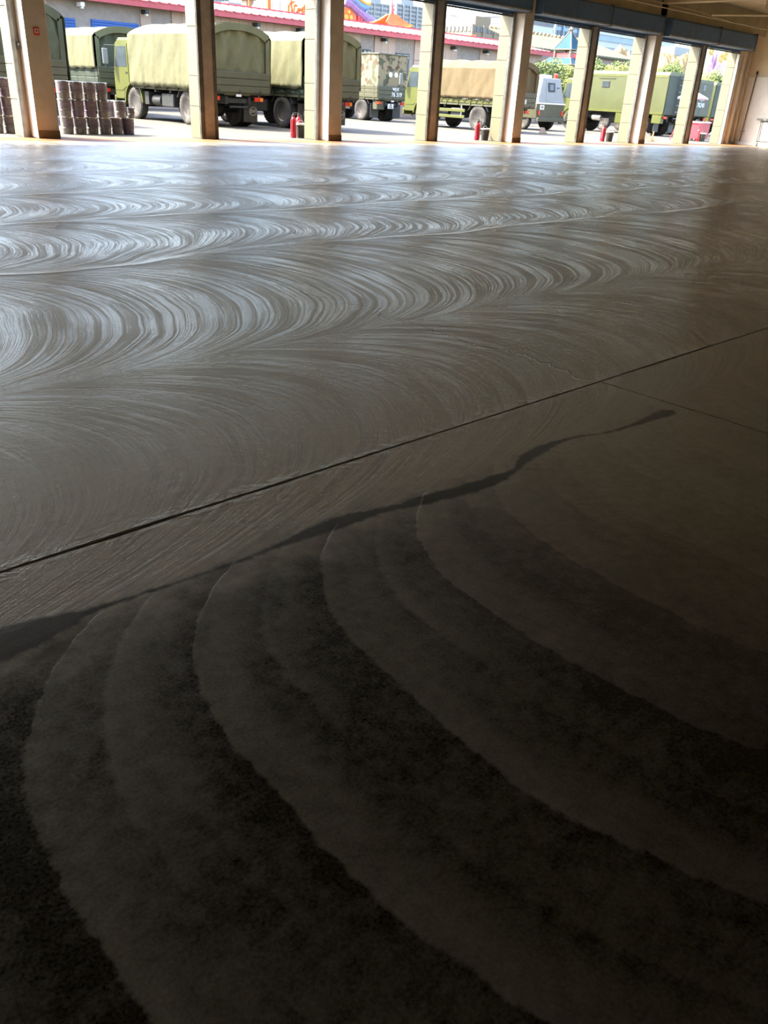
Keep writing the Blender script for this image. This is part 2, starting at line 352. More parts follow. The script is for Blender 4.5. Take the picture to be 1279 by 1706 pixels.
    cwt = m('ADD', 0.02, m('MULTIPLY', m('SUBTRACT', 1.0, m('MULTIPLY', line, m('SUBTRACT', 1.0, near))), 0.32)); cwt = m('MULTIPLY', cwt, m('SUBTRACT', 1.0, m('MULTIPLY', ns, 0.9)))
    cwt = m('ADD', cwt, m('MULTIPLY', ridge, 0.5), clamp=True); t.setin(t.b.inputs['Coat Weight'], cwt); t.b.inputs['Coat IOR'].default_value = 1.35; t.b.inputs['Coat Roughness'].default_value = 0.24
    far = t.ramp(Y, 2.8, 5.6)
    hw = m('MULTIPLY', m('MULTIPLY', m('SUBTRACT', wide, 0.5), win), m('MULTIPLY', far, 0.018)); hb = m('MULTIPLY', m('MULTIPLY', m('SUBTRACT', broad, 0.5), win), m('ADD', 0.001, m('MULTIPLY', far, 0.006)))
    hf = m('MULTIPLY', m('SUBTRACT', 1.0, near), m('ADD', m('MULTIPLY', m('MULTIPLY', m('SUBTRACT', fine, 0.5), win), m('ADD', 0.0016, m('MULTIPLY', far, 0.0065))), m('MULTIPLY', brist, 0.0002)))
    hn = m('MULTIPLY', near, m('MULTIPLY', sw, 0.0012))
    hg = m('ADD', m('MULTIPLY', grain, 0.00035), m('MULTIPLY', speck, 0.0015))
    hgt = m('ADD', m('ADD', m('ADD', hw, hb), m('ADD', hf, hn)), hg)
    hgt = m('ADD', hgt, m('ADD', m('MULTIPLY', ridge, 0.007), m('ADD', m('MULTIPLY', crack, -0.0015), m('MULTIPLY', jj, 0.001))))
    bn = t.node('ShaderNodeBump'); bn.inputs['Strength'].default_value = 1.0; bn.inputs['Distance'].default_value = 1.0
    t.setin(bn.inputs['Height'], hgt); t.t.links.new(bn.outputs[0], t.b.inputs['Normal']); t.t.links.new(bn.outputs[0], t.b.inputs['Coat Normal'])
    return t.m
FLOOR = floor_mat()

# ------------------------------------------------------------------ the hall: floor slabs with real joints
XL, XR, YB, YW, CZ = -20.0, 41.35, -7.0, 20.0, 5.3
floor = struct(empty('floor', (0, 0, 0)))
MB().box(XL, XR, YB, 20.4, -0.30, -0.004).build('joint_bed', mat('joint_dirt', (0.11, 0.095, 0.075), 0.6), floor)
def slab(x0, x1, y0, y1, name='concrete_slab', m=None, z=0.0):
    gap = 0.0012; rng = random.Random(int(x0 * 100 + y0 * 10))
    a, b, c, d = x0 + gap, x1 - gap, y0 + gap, y1 - gap; pts = []
    def side(p, q):
        L = math.dist(p, q); n = max(1, min(120, int(L / 0.09)))
        for i in range(n):
            f = i / n; j = (rng.random() ** 4) * 0.010 if 0 < i else 0
            x = p[0] + (q[0] - p[0]) * f; yv = p[1] + (q[1] - p[1]) * f
            nx, ny = -(q[1] - p[1]) / L, (q[0] - p[0]) / L
            pts.append((x + nx * j, yv + ny * j))
    side((a, c), (b, c)); side((b, c), (b, d)); side((b, d), (a, d)); side((a, d), (a, c))
    mb = MB(); n = len(pts); cx, cy = (a + b) / 2, (c + d) / 2
    inn = [(x + (0.004 if x < cx else -0.004), yy + (0.004 if yy < cy else -0.004)) for x, yy in pts]
    mb.v = [(x, yy, -0.06) for x, yy in pts] + [(x, yy, z - 0.0035) for x, yy in pts] + [(x, yy, z) for x, yy in inn]
    for k in (0, 1):
        for i in range(n):
            j = (i + 1) % n; mb.f.append((k * n + i, k * n + j, (k + 1) * n + j, (k + 1) * n + i))
    mb.f.append(tuple(2 * n + i for i in range(n)))
    return mb.build(name, m or FLOOR, floor, fix=False)
for q in ((XL, 3.47, YB, 2.04), (3.47, XR, YB, 2.04), (XL, XR, 2.04, 18.35)): slab(*q)
ol = MB(); ol.box(XL, XR, 18.36, 19.42, -0.06, 0.0).build('orange_threshold_line', ORANGE_LINE, floor)
MB().box(XL, XR, 19.43, 20.4, -0.06, 0.0).build('threshold_concrete', APRON, floor)
# yard outside
yard = struct(MB().box(-80, 420, 20.41, 330, -0.3, -0.004).build('ground', APRON))

# walls, ceiling
struct(MB().box(XL - 0.3, XL, YB, YW, 0, CZ).build('wall_left', WALLD))
struct(MB().box(XL - 0.3, XR + 0.3, YB - 0.3, YB, 0, CZ).build('wall_back', WALLD))
ceiling = struct(empty('ceiling'))
MB().box(XL - 0.3, XR + 0.3, YB - 0.3, 20.35, CZ, CZ + 0.3).build('ceiling_slab', CEIL, ceiling)
wr = struct(empty('wall_right'))
MB().box(XR, XR + 0.3, YB, 20.0, 0, CZ).build('wall_body', mat('cream_wall_paint', (0.78, 0.68, 0.50), 0.8, 0.06, 1), wr)
MB().box(XR - 0.02, XR, YB, 19.44, 0.0, 2.86).build('wall_paint_panel', PLASTW, wr)
MB().box(XR - 0.18, XR - 0.022, 18.3, 19.34, 0, 0.14).build('ledge', PLASTW, wr, 0.01)
MB().box(XR - 0.05, XR - 0.022, YB, 19.4, 2.85, 2.88).build('rail', RENDER_T, wr)
# front wall above the openings: beam, then ceiling beams
front = struct(empty('wall_front'))
MB().box(XL, XR, 19.55, 20.0, 3.79, CZ).build('lintel', RENDER_T, front)
struct(MB().box(XL, XR, 19.12, 19.545, 4.43, CZ - 0.005).build('trim_1', CEIL))

WID = [7.674 + 8.11 * k for k in range(-3, 4)]
SIN = [12.126 + 8.11 * k for k in range(-3, 4)]
JZ = [0.0, 0.73, 1.40, 2.45, 3.14, 3.79]
def tiles(parent, x, y0, y1, w):
    for a, b in zip(JZ[:-1], JZ[1:]):
        MB().box(x, x + 0.03, y0, y1, a + 0.008, b - 0.008).build('tile', TILE, parent, 0.004)
        MB().box(x + 0.032, x + w, y1 - 0.03, y1, a + 0.008, b - 0.008).build('tile', TILE, parent, 0.004)
def pillar(xl, wide, n):
    p = struct(empty('pillar', (0, 0, 0)))
    w = 0.75 if wide else 0.44
    MB().box(xl + 0.028, xl + w, 19.56, 19.972, 0, 3.79).build('pillar_core', mat('pillar_grout', (0.36, 0.31, 0.21), 0.9), p)
    tiles(p, xl, 19.56, 20.0, w)
    # inner face and door guide channels
    MB().box(xl + 0.01, xl + w, 19.525, 19.56, 0, 3.79).build('inner_face', RENDER_T, p)
    g = MB(); g.box(xl - 0.03, xl + 0.055, 19.46, 19.478, 0, 3.78).box(xl - 0.03, xl + 0.055, 19.505, 19.524, 0, 3.78).box(xl + 0.045, xl + 0.055, 19.478, 19.505, 0, 3.78)
    g.build('guide_channel', STEELD if not wide else STEEL, p)
    if wide:
        MB().box(xl + 0.16, xl + 0.63, 19.12, 19.524, 0, CZ).build('column', RENDER_T, p, 0.012)
        MB().box(xl + 0.150, xl + 0.158, 19.125, 19.50, 0.02, 3.78).build('painted_face', PLASTW, p)
        MB().box(xl + 0.155, xl + 0.635, 19.112, 19.12, 0, 0.16).build('skirting', mat('skirting_brown', (0.22, 0.17, 0.11), 0.8), p)
    else:
        MB().box(xl + 0.06, xl + 0.41, 19.47, 19.52, 0, 3.78).build('inner_panel', mat('brown_steel_cover', (0.46, 0.42, 0.36), 0.7, 0.15, 2, dirt=(0.29, 0.25, 0.19)), p)
        g2 = MB(); g2.box(xl + 0.38, xl + 0.46, 19.44, 19.47, 0, 3.78); g2.box(xl + 0.06, xl + 0.09, 19.45, 19.47, 0, 3.78); g2.build('guide_channel', STEELD, p)
    return p
for k, x in enumerate(WID): pillar(x, True, k)
for k, x in enumerate(SIN): pillar(x, False, k)
ENDC = mat('bounce_lit_end_plaster', (0.80, 0.70, 0.56), 0.8, 0.08, 1.5)  # lighter plaster colour stands in for light bounced off the white end wall
# last pillar against the end wall
pe = struct(empty('pillar'))
xe = 40.11
MB().box(xe + 0.028, XR - 0.01, 19.66, 20.06, 0, 3.79).build('pillar_core', RENDER_T, pe)
tiles(pe, xe, 19.66, 20.09, 0.5)
MB().box(xe + 0.02, XR - 0.01, 19.58, 19.655, 0, 4.3).build('inner_face', ENDC, pe)
MB().box(xe - 0.02, xe + 0.06, 19.50, 19.575, 0, 3.78).build('guide_channel', STEEL, pe)
MB().box(xe + 0.42, xe + 0.60, 19.46, 19.575, 0, 4.3).build('rib', ENDC, pe, 0.01)
MB().tube((xe + 0.95, 19.45, 0.1), (xe + 0.95, 19.45, 4.2), 0.05, 12).build('downpipe', mat('grey_pipe', (0.62, 0.54, 0.44), 0.6), pe)

# ------------------------------------------------------------------ roller shutters, rolled up into their boxes
edges = sorted([(x, 0.75, True) for x in WID] + [(x, 0.44, False) for x in SIN] + [(xe, 0.5, False)])
nth = 0
ORD = ['far left', 'first', 'second', 'third', 'fourth', 'fifth', 'sixth', 'seventh', 'eighth']
for (xa, wa, wide), (xb, wb, w2) in zip(edges[:-1], edges[1:]):
    a = xa + (0.66 if wide else 0.22); b = xb + (0.10 if w2 else 0.20)
    if b < 6 and b < -6: continue
    s = empty('roller_shutter', ((a + b) / 2, 19.2, 3.8))
    if xb == xe: b = xe - 0.12; s.location.x = (a + b) / 2
    L = (b - a) / 2 - 0.01
    shell = MB(); shell.prism([(-0.38, 0.06), (-0.38, 0.55), (-0.30, 0.62), (0.29, 0.62), (0.29, 0.02), (-0.30, 0.0)], -L, L, 'X')
    shell.build('housing', SHUT, s, 0.006)
    MB().box(-L, L, -0.392, -0.38, 0.02, 0.06).build('housing_lip', STEEL, s)
    x0 = xa + wa + 0.02 - (a + b) / 2; x1 = xb - 0.04 - (a + b) / 2
    for q in range(2): MB().box(x0, x1, 0.296, 0.318, -0.075 + q * 0.085, 0.005 + q * 0.085).build('slat', SHUT, s, 0.004)
    MB().box(x0, x1, 0.292, 0.330, -0.13, -0.08).build('bottom_bar', STEELD, s, 0.004)
    MB().box(L - 0.03, L + 0.005, -0.40, 0.29, -0.02, 0.64).build('end_plate', STEELD, s)
    nth += 1
    px = (a + b) / 2
    tag(s, 'rolled-up blue-grey steel roller shutter over doorway number %d from the right end wall' % (0), 'shutter', 'rolled-up shutters along the open front')
    s['ord'] = px
sh = sorted([o for o in bpy.data.objects if 'ord' in o.keys()], key=lambda o: -o['ord'])
NUM = ['first', 'second', 'third', 'fourth', 'fifth', 'sixth', 'seventh', 'eighth', 'ninth', 'tenth', 'eleventh', 'twelfth', 'thirteenth', 'fourteenth', 'fifteenth']
for i, o in enumerate(sh):
    o['label'] = 'rolled-up blue-grey roller shutter, %s doorway counted from the right end wall' % NUM[i]; del o['ord']

# ceiling beams, conduits and lamp bracket
for k, x in enumerate([w + 0.39 for w in WID]):
    MB().box(x - 0.2, x + 0.2, YB, 19.1, CZ - 0.45, CZ).build('cross_beam', CEIL, ceiling, 0.01)
cpipe = MB().path([(-10, 18.55, 4.62), (26, 18.55, 4.62), (40.9, 18.55, 4.60)], 0.018)
tag(cpipe.build('conduit_pipe', mat('cream_conduit', (0.55, 0.48, 0.32), 0.6)), 'thin cream conduit pipe running above the roller shutter boxes', 'pipe')
tag(MB().path([(28, 18.3, 4.72), (33.5, 18.25, 4.66), (36.5, 18.28, 4.55), (38.5, 18.3, 4.63), (41.2, 18.3, 4.57)], 0.012).build('cable', mat('tan_cable', (0.42, 0.34, 0.2), 0.6)), 'sagging tan cable strung beside the conduit under the ceiling', 'cable')
tag(MB().path([(35.0, 14.0, 4.58), (33.8, 17.9, 4.58)], 0.03).build('conduit_pipe', MATS['cream_conduit']), 'cream pipe crossing the ceiling at upper right corner', 'pipe')
hb = empty('hanging_bracket', (34.4, 16.0, 4.64))
tag(hb, 'u-shaped tan hanging bracket above the crossing ceiling pipe', 'bracket')
MB().path([(0, -0.14, 0.68), (0, -0.14, 0.15), (0, 0.0, 0.02), (0, 0.14, 0.15), (0, 0.14, 0.68)], 0.025).build('bracket_loop', MATS['cream_conduit'], hb)
MB().box(-0.05, 0.05, -0.2, 0.2, 0.66, 0.68).build('ceiling_plate', MATS['cream_conduit'], hb)

# end wall fittings
rod = empty('wall_pipe', (XR - 0.06, 19.12, 0.142))
tag(rod, 'slim dark steel pipe with a capped top standing against the end wall', 'pipe')
MB().tube((-0.03, 0.06, 0.0), (0.0, -0.04, 2.85), 0.022, 10).build('pipe', STEELD, rod)
MB().lathe([(0.03, 0), (0.045, 0.03), (0.045, 0.10), (0.02, 0.14)], 10, (0, -0.04, 2.80)).build('cap', BLACKM, rod)
MB().box(-0.05, 0.035, -0.06, 0.14, 0.42, 0.45).build('clip', STEEL, rod)
rad = empty('radiator', (XR - 0.03, 17.95, 0.0))
tag(rad, 'white ribbed radiator on the end wall at right edge', 'radiator')
for i in range(12): MB().box(-0.13, -0.03, -0.45 + i * 0.075, -0.40 + i * 0.075, 0.22, 1.0).build('fin', WHITEP, rad, 0.008)
MB().box(-0.15, 0.0, -0.55, 0.6, 1.08, 1.16).build('top_shelf', GREYP, rad, 0.006)
MB().box(-0.02, 0.0, -0.45, 0.45, 0.18, 1.08).build('back_plate', GREYP, rad)
MB().box(-0.12, 0.0, -0.48, 0.30, 0.0, 0.18).build('bottom_rail', WHITEP, rad, 0.006)
# wall signs on the left column
def sign(name, x, z, s, body, label, m):
    o = empty(name, (x, 19.10, z)); tag(o, label, 'sign')
    MB().box(-s, s, -0.004, 0.006, -s * 1.2, s * 1.2).build('plate', m, o, 0.003)
    text('print', body, s * 1.5, WHITEP, o, (0, -0.006, 0))
sign('fire_alarm_plate', WID[3] + 0.36, 3.02, 0.055, '火', 'small solid red plate high on the leftmost column', REDL)
sign('call_point', WID[3] + 0.38, 2.02, 0.06, '□', 'small red framed call point below the red plate on leftmost column', REDL)
sw = empty('switch_box', (WID[3] + 0.10, 19.455, 1.75)); tag(sw, 'small dark switch box in the recess of the leftmost pillar', 'switch')
MB().box(-0.03, 0.03, -0.04, 0.0, -0.07, 0.07).build('case', BLACKP, sw, 0.005)
MB().box(-0.012, 0.012, -0.048, -0.04, 0.0, 0.03).build('button', WHITEP, sw)

# ------------------------------------------------------------------ trucks
def wheel_meshes():
    tire = MB(); R = 0.51
    prof = [(0.29, -0.10), (0.34, -0.135), (0.44, -0.145), (0.485, -0.13), (0.51, -0.10)]
    prof += [(0.51, -0.045), (0.492, -0.04), (0.492, -0.03), (0.51, -0.025), (0.51, 0.025), (0.492, 0.03), (0.492, 0.04), (0.51, 0.045)]
    prof += [(0.51, 0.10), (0.485, 0.13), (0.44, 0.145), (0.34, 0.135), (0.29, 0.10)]
    tire.lathe(prof, 32, axis='X')
    for k in range(28):
        t = 2 * math.pi * k / 28
        for sx in (-1, 1):
            c, s_ = math.cos(t), math.sin(t); b = len(tire.v)
            for (dx, dt, dr) in ((0.06, -.05, -.01), (0.125, -.05, -.02), (0.125, .05, -.02), (0.06, .05, -.01), (0.06, -.05, .012), (0.12, -.05, .006), (0.12, .05, .006), (0.06, .05, .012)):
                tt = t + dt; rr = 0.51 + dr; tire.v.append((sx * dx, rr * math.cos(tt), rr * math.sin(tt)))
            tire.f += [tuple(b + i for i in q) for q in ((4, 5, 6, 7), (0, 1, 5, 4), (1, 2, 6, 5), (2, 3, 7, 6), (3, 0, 4, 7))]
    rim = MB(); rim.lathe([(0.05, -0.02), (0.10, -0.09), (0.13, -0.10), (0.145, -0.06), (0.22, -0.02), (0.25, -0.08), (0.29, -0.115), (0.30, -0.09), (0.30, 0.09), (0.05, 0.09)], 24, axis='X')
    for k in range(8):
        t = 2 * math.pi * k / 8; rim.tube((-0.075, 0.185 * math.cos(t), 0.185 * math.sin(t)), (-0.02, 0.185 * math.cos(t), 0.185 * math.sin(t)), 0.018, 6)
    return tire.mesh('tire', smooth=True), rim.mesh('rim', smooth=True)
TIRE, RIMM = wheel_meshes()
def wheel(parent, x, y, side, r=0.51, dual=False):
    w = put('wheel', TIRE, RUBBER, parent); w.location = (x, y, r); s = r / 0.51
    w.scale = (s * (1 if side < 0 else -1), s, s)
    put('rim', RIMM, RIM, w)
    if dual:
        w2 = put('inner_wheel', TIRE, RUBBER, parent); w2.location = (x - side * 0.31, y, r); w2.scale = (s, s, s)

def arch(x, W, eave, top): # canvas roof height at x across the width
    q = abs(2 * x / W); return eave + (top - eave) * (1 - q ** 2.6)
def canvas_cover(parent, W, L, zl, eave, top, m, seed, zl_r=None):
    ny = 46; prof = []
    for i in range(11): prof.append((-W / 2, zl + (eave - 0.1 - zl) * i / 10, 0))
    for i in range(19):
        x = -W / 2 + 0.02 + (W - 0.04) * i / 18; prof.append((x, arch(x, W, eave, top), 1))
    for i in range(11): prof.append((W / 2, eave - 0.1 - (eave - 0.1 - zl) * i / 10, 2))
    mb = MB(); n = len(prof)
    for j in range(ny + 1):
        y = 0.04 + (L - 0.04) * j / ny; bow = abs(math.sin(math.pi * y / 1.15))
        for (x, z, k) in prof:
            nz = mnoise.noise((x * 0.9 + seed, y * 2.2, z * 0.8)); n2 = mnoise.noise((x + seed * 3, y * 6.0, z * 1.2))
            if k == 1: p = (x, y, z - 0.035 * bow + nz * 0.02)
            else:
                low = max(0, min(1, (zl + 0.35 - z) / 0.35)); f = 0.03 * nz + 0.03 * n2 + 0.025 * mnoise.noise((seed, y * 3.0 + z * 2.2, z * 0.6)) + 0.02 * low * math.sin(y * 23 + seed) * 0.7
                hem = (0.03 * mnoise.noise((y * 3, seed, 0)) + 0.02 * math.sin(y * 9)) if abs(z - zl) < 1e-6 else 0
                p = (x + (-1 if k == 0 else 1) * (0.085 + f), y, z + hem)
            mb.v.append(p)
    for j in range(ny):
        for i in range(n - 1):
            a = j * n + i; mb.f.append((a, a + n, a + n + 1, a + 1))
    b = len(mb.v); mb.f.append(tuple(ny * n + i for i in range(n)))
    o = mb.build('canvas_cover', m, parent, smooth=True, fix=False)
    so = o.modifiers.new('thickness', 'SOLIDIFY'); so.thickness = 0.012; so.offset = -1
    return o
def rear_curtain(parent, W, zt, eave, top, m, seed, opened=False):
    band = MB()
    n = 24; pts = []
    for i in range(n + 1):
        x = -W / 2 - 0.01 + (W + 0.02) * i / n; zt_ = arch(max(-W / 2, min(W / 2, x)), W, eave, top); pts.append((x, zt_))
    inner = [(x * 0.9, z - 0.20) for x, z in pts]
    for i in range(n):
        b = len(band.v)
        for y in (-0.01, 0.04):
            band.v += [(pts[i][0], y, pts[i][1]), (pts[i + 1][0], y, pts[i + 1][1]), (inner[i + 1][0], y, inner[i + 1][1]), (inner[i][0], y, inner[i][1])]
        band.f += [tuple(b + k for k in q) for q in ((0, 1, 2, 3), (7, 6, 5, 4), (0, 4, 5, 1), (3, 2, 6, 7))]
    for sx in (-1, 1):
        x0 = sx * W / 2 * 1.005; x1 = sx * W / 2 * 0.89
        band.box(min(x0, x1), max(x0, x1), -0.01, 0.04, zt - 0.25, eave - 0.12)
    band.build('rear_hood', m, parent)
    def fn(u, v):
        x = (-0.45 + 0.9 * u) * W; zt2 = arch(x / 0.9, W, eave, top) - 0.17; z = zt + (zt2 - zt) * v
        f = 0.06 * math.sin(x * 10 + seed + 2.5 * mnoise.noise((x * 0.8, z * 0.7, seed))) * (0.55 + 0.6 * mnoise.noise((x * 1.5, z, seed + 4))) + 0.05 * mnoise.noise((x * 6 + z * 1.2, z * 1.1, seed)) + 0.05 * abs(mnoise.noise((x * 2.4 - z * 1.4, z * 0.8, seed + 9)))
        return (x, 0.06 + f + (0.10 if opened else 0), z)
    MB().grid(fn, 48, 22).build('rear_curtain', CANVAS_D if opened else m, parent, smooth=True)  # opened: darker set-back sheet stands in for the shaded inside of the bed

def truck(name, label, loc, rz=0.0, W=2.42, bed=4.9, rear_w=1.35, front_w=4.95, canvas=CANVAS, zl=1.06, top=3.02, eave=2.74, side='plain',
          tail='planks', cab=GREENL, seed=1.0, flap_logo=False, opened=False, rails=False, number=None, letters='WJ·X', roof=None, beacon=False, cover=True, tires=0.51):
    t = empty(name, loc, rz); tag(t, label, 'truck', 'trucks parked in the yard')
    ch = MB()
    for sx in (-0.45, 0.45): ch.box(sx - 0.05, sx + 0.05, 0.1, bed + 1.0, 0.70, 0.92)
    for yy in (0.15, 1.0, 2.2, 3.4, 4.6): ch.box(-0.45, 0.45, yy, yy + 0.1, 0.74, 0.88)
    for yy in (0.4, 1.4, 2.4, 3.4, 4.4): ch.box(-W / 2 + 0.05, W / 2 - 0.05, yy, yy + 0.09, 0.92, 1.0)
    ch.tube((-0.9, rear_w, tires), (0.9, rear_w, tires), 0.10, 10); ch.tube((-0.9, front_w, tires), (0.9, front_w, tires), 0.09, 10)
    ch.lathe([(0.05, -0.24), (0.2, -0.15), (0.24, 0), (0.2, 0.15), (0.05, 0.24)], 14, (0, rear_w, tires), 'X')
    ch.build('chassis', BLACKM, t)
    MB().box(-W / 2, W / 2, 0.02, bed, 1.0, 1.10).build('bed_floor', GREENP, t, 0.01)
    for s in (-1, 1):
        wheel(t, s * (W / 2 - 0.16), rear_w, s, tires, True); wheel(t, s * (W / 2 - 0.18), front_w, s, tires)
        # mud flaps, lamps
        fl = MB().box(s * 0.80 - 0.28, s * 0.80 + 0.28, rear_w - 0.80, rear_w - 0.77, 0.16, 0.82).build('mud_flap', BLACKP, t, 0.005)
        if flap_logo:
            lg = MB(); n = 22; r0, r1 = 0.115, 0.14; b = len(lg.v); cx, cz, yy = s * 0.80 + 0.10, 0.50, rear_w - 0.806
            for i in range(n):
                a = 2 * math.pi * i / n
                for r in (r0, r1): lg.v.append((cx + r * math.cos(a) * 1.15, yy, cz + r * math.sin(a)))
            for i in range(n):
                j = (i + 1) % n; lg.f.append((2 * i, 2 * i + 1, 2 * j + 1, 2 * j))
            lg.build('logo_ring', LOGO, fl)
            text('logo_letters', 'SW', 0.15, LOGO, fl, (cx, yy, cz), depth=0.002)
        la = MB().box(s * 0.86 - 0.17, s * 0.86 + 0.17, 0.12, 0.2, 0.80, 0.93).build('tail_lamp', REDL, t, 0.008)
        MB().box(s * 0.86 + s * 0.09 - 0.05, s * 0.86 + s * 0.09 + 0.05, 0.11, 0.2, 0.81, 0.92).build('indicator', ORANL, la, 0.006)
        MB().box(s * 0.86 - 0.01, s * 0.86 + 0.01, 0.14, 0.16, 0.92, 1.02).build('lamp_hanger', STEEL, t)
        MB().prism([(rear_w - 0.62, 0.80), (rear_w - 0.45, 1.04), (rear_w + 0.45, 1.04), (rear_w + 0.62, 0.80), (rear_w + 0.60, 0.80), (rear_w + 0.43, 1.01), (rear_w - 0.43, 1.01), (rear_w - 0.60, 0.80)], s * W / 2 - s * 0.02, s * (W / 2 - 0.58), 'X').build('wheel_guard', BLACKM, t)
    MB().tube((-0.35, 0.08, 0.62), (0.35, 0.08, 0.62), 0.035, 8).build('rear_crossbar', BLACKM, t)
    MB().box(-0.55, 0.45, 0.04, 0.12, 0.96, 1.03).build('tow_bar', GREENP, t, 0.01)
    MB().box(-0.14, 0.06, 0.0, 0.02, 0.93, 1.0).build('number_plate', WHITEP, t)
    # equipment between the axles
    for s in (-1, 1):
        MB().lathe([(0.02, -0.30), (0.17, -0.28), (0.18, -0.2), (0.18, 0.2), (0.17, 0.28), (0.02, 0.30)], 14, (s * (W / 2 - 0.28), 3.55, 0.66), 'Y').build('air_tank', BLACKM, t, smooth=True)
        MB().box(s * (W / 2 - 0.25) - 0.2, s * (W / 2 - 0.25) + 0.2, 2.25, 3.05, 0.48, 0.88).build('fuel_tank', BLACKM, t, 0.03)
        MB().box(s * (W / 2 - 0.25) - 0.18, s * (W / 2 - 0.25) + 0.18, 3.95, 4.25, 0.5, 0.92).build('battery_box', BLACKM, t, 0.02)
    if rails:
        for s in (-1, 1):
            for z in (0.46, 0.72): MB().box(s * W / 2 - 0.03, s * W / 2 + 0.03, 2.1, 4.3, z, z + 0.12).build('side_guard_rail', GREENL, t, 0.01)
            for y in (2.3, 4.0): MB().box(s * W / 2 - 0.02, s * W / 2 + 0.02, y, y + 0.05, 0.5, 1.0).build('guard_hanger', STEEL, t)
    # side boards
    for s in (-1, 1):
        bm_ = {'dark': BOARD, 'slat': GREENL}.get(side, GREENP)
        for k in range(3): MB().box(s * W / 2 - 0.025, s * W / 2 + 0.012, 0.05, bed - 0.05, 1.10 + k * 0.19, 1.275 + k * 0.19).build('side_plank', bm_, t, 0.012)
        for y in np.arange(0.3, bed, 0.75):
            MB().box(s * W / 2 - 0.03, s * W / 2 + 0.028, y, y + 0.06, 1.02, 1.68).build('side_stake', bm_, t)
        if side == 'slat':   # zig-zag lacing under the canvas hem
            lace = MB(); y = 0.2
            while y < bed - 0.2:
                lace.tube((s * (W / 2 + 0.04), y, zl + 0.02), (s * (W / 2 + 0.04), y + 0.18, zl - 0.16), 0.012, 5); lace.tube((s * (W / 2 + 0.04), y + 0.18, zl - 0.16), (s * (W / 2 + 0.04), y + 0.36, zl + 0.02), 0.012, 5); y += 0.36
            lace.build('lacing_rope', CANVAS_T, t)
    # tailgate of separate planks
    tg = MB().box(-W / 2, W / 2, 0.0, 0.018, 1.04, 1.66).build('tailgate', GREENP, t)
    for k in range(3): MB().box(-W / 2 + 0.01, W / 2 - 0.01, -0.025, 0.0, 1.05 + k * 0.205, 1.235 + k * 0.205).build('plank', GREENP, tg, 0.012)
    for x in (-0.8, 0.0, 0.8): MB().box(x - 0.03, x + 0.03, -0.035, -0.025, 1.02, 1.12).build('hinge', BLACKM, tg)
    if number:
        text('stencil_letters', letters, 0.20, WHITEP, tg, (0.12, -0.03, 1.52)); text('stencil_number', number, 0.27, WHITEP, tg, (0.2, -0.03, 1.27))
    if cover:
        canvas_cover(t, W, bed, zl, eave, top, canvas, seed); rear_curtain(t, W, 1.62, eave, top, canvas, seed, opened)
    cab_unit(t, W, bed + 0.02, cab, roof, front_w, beacon)
    return t
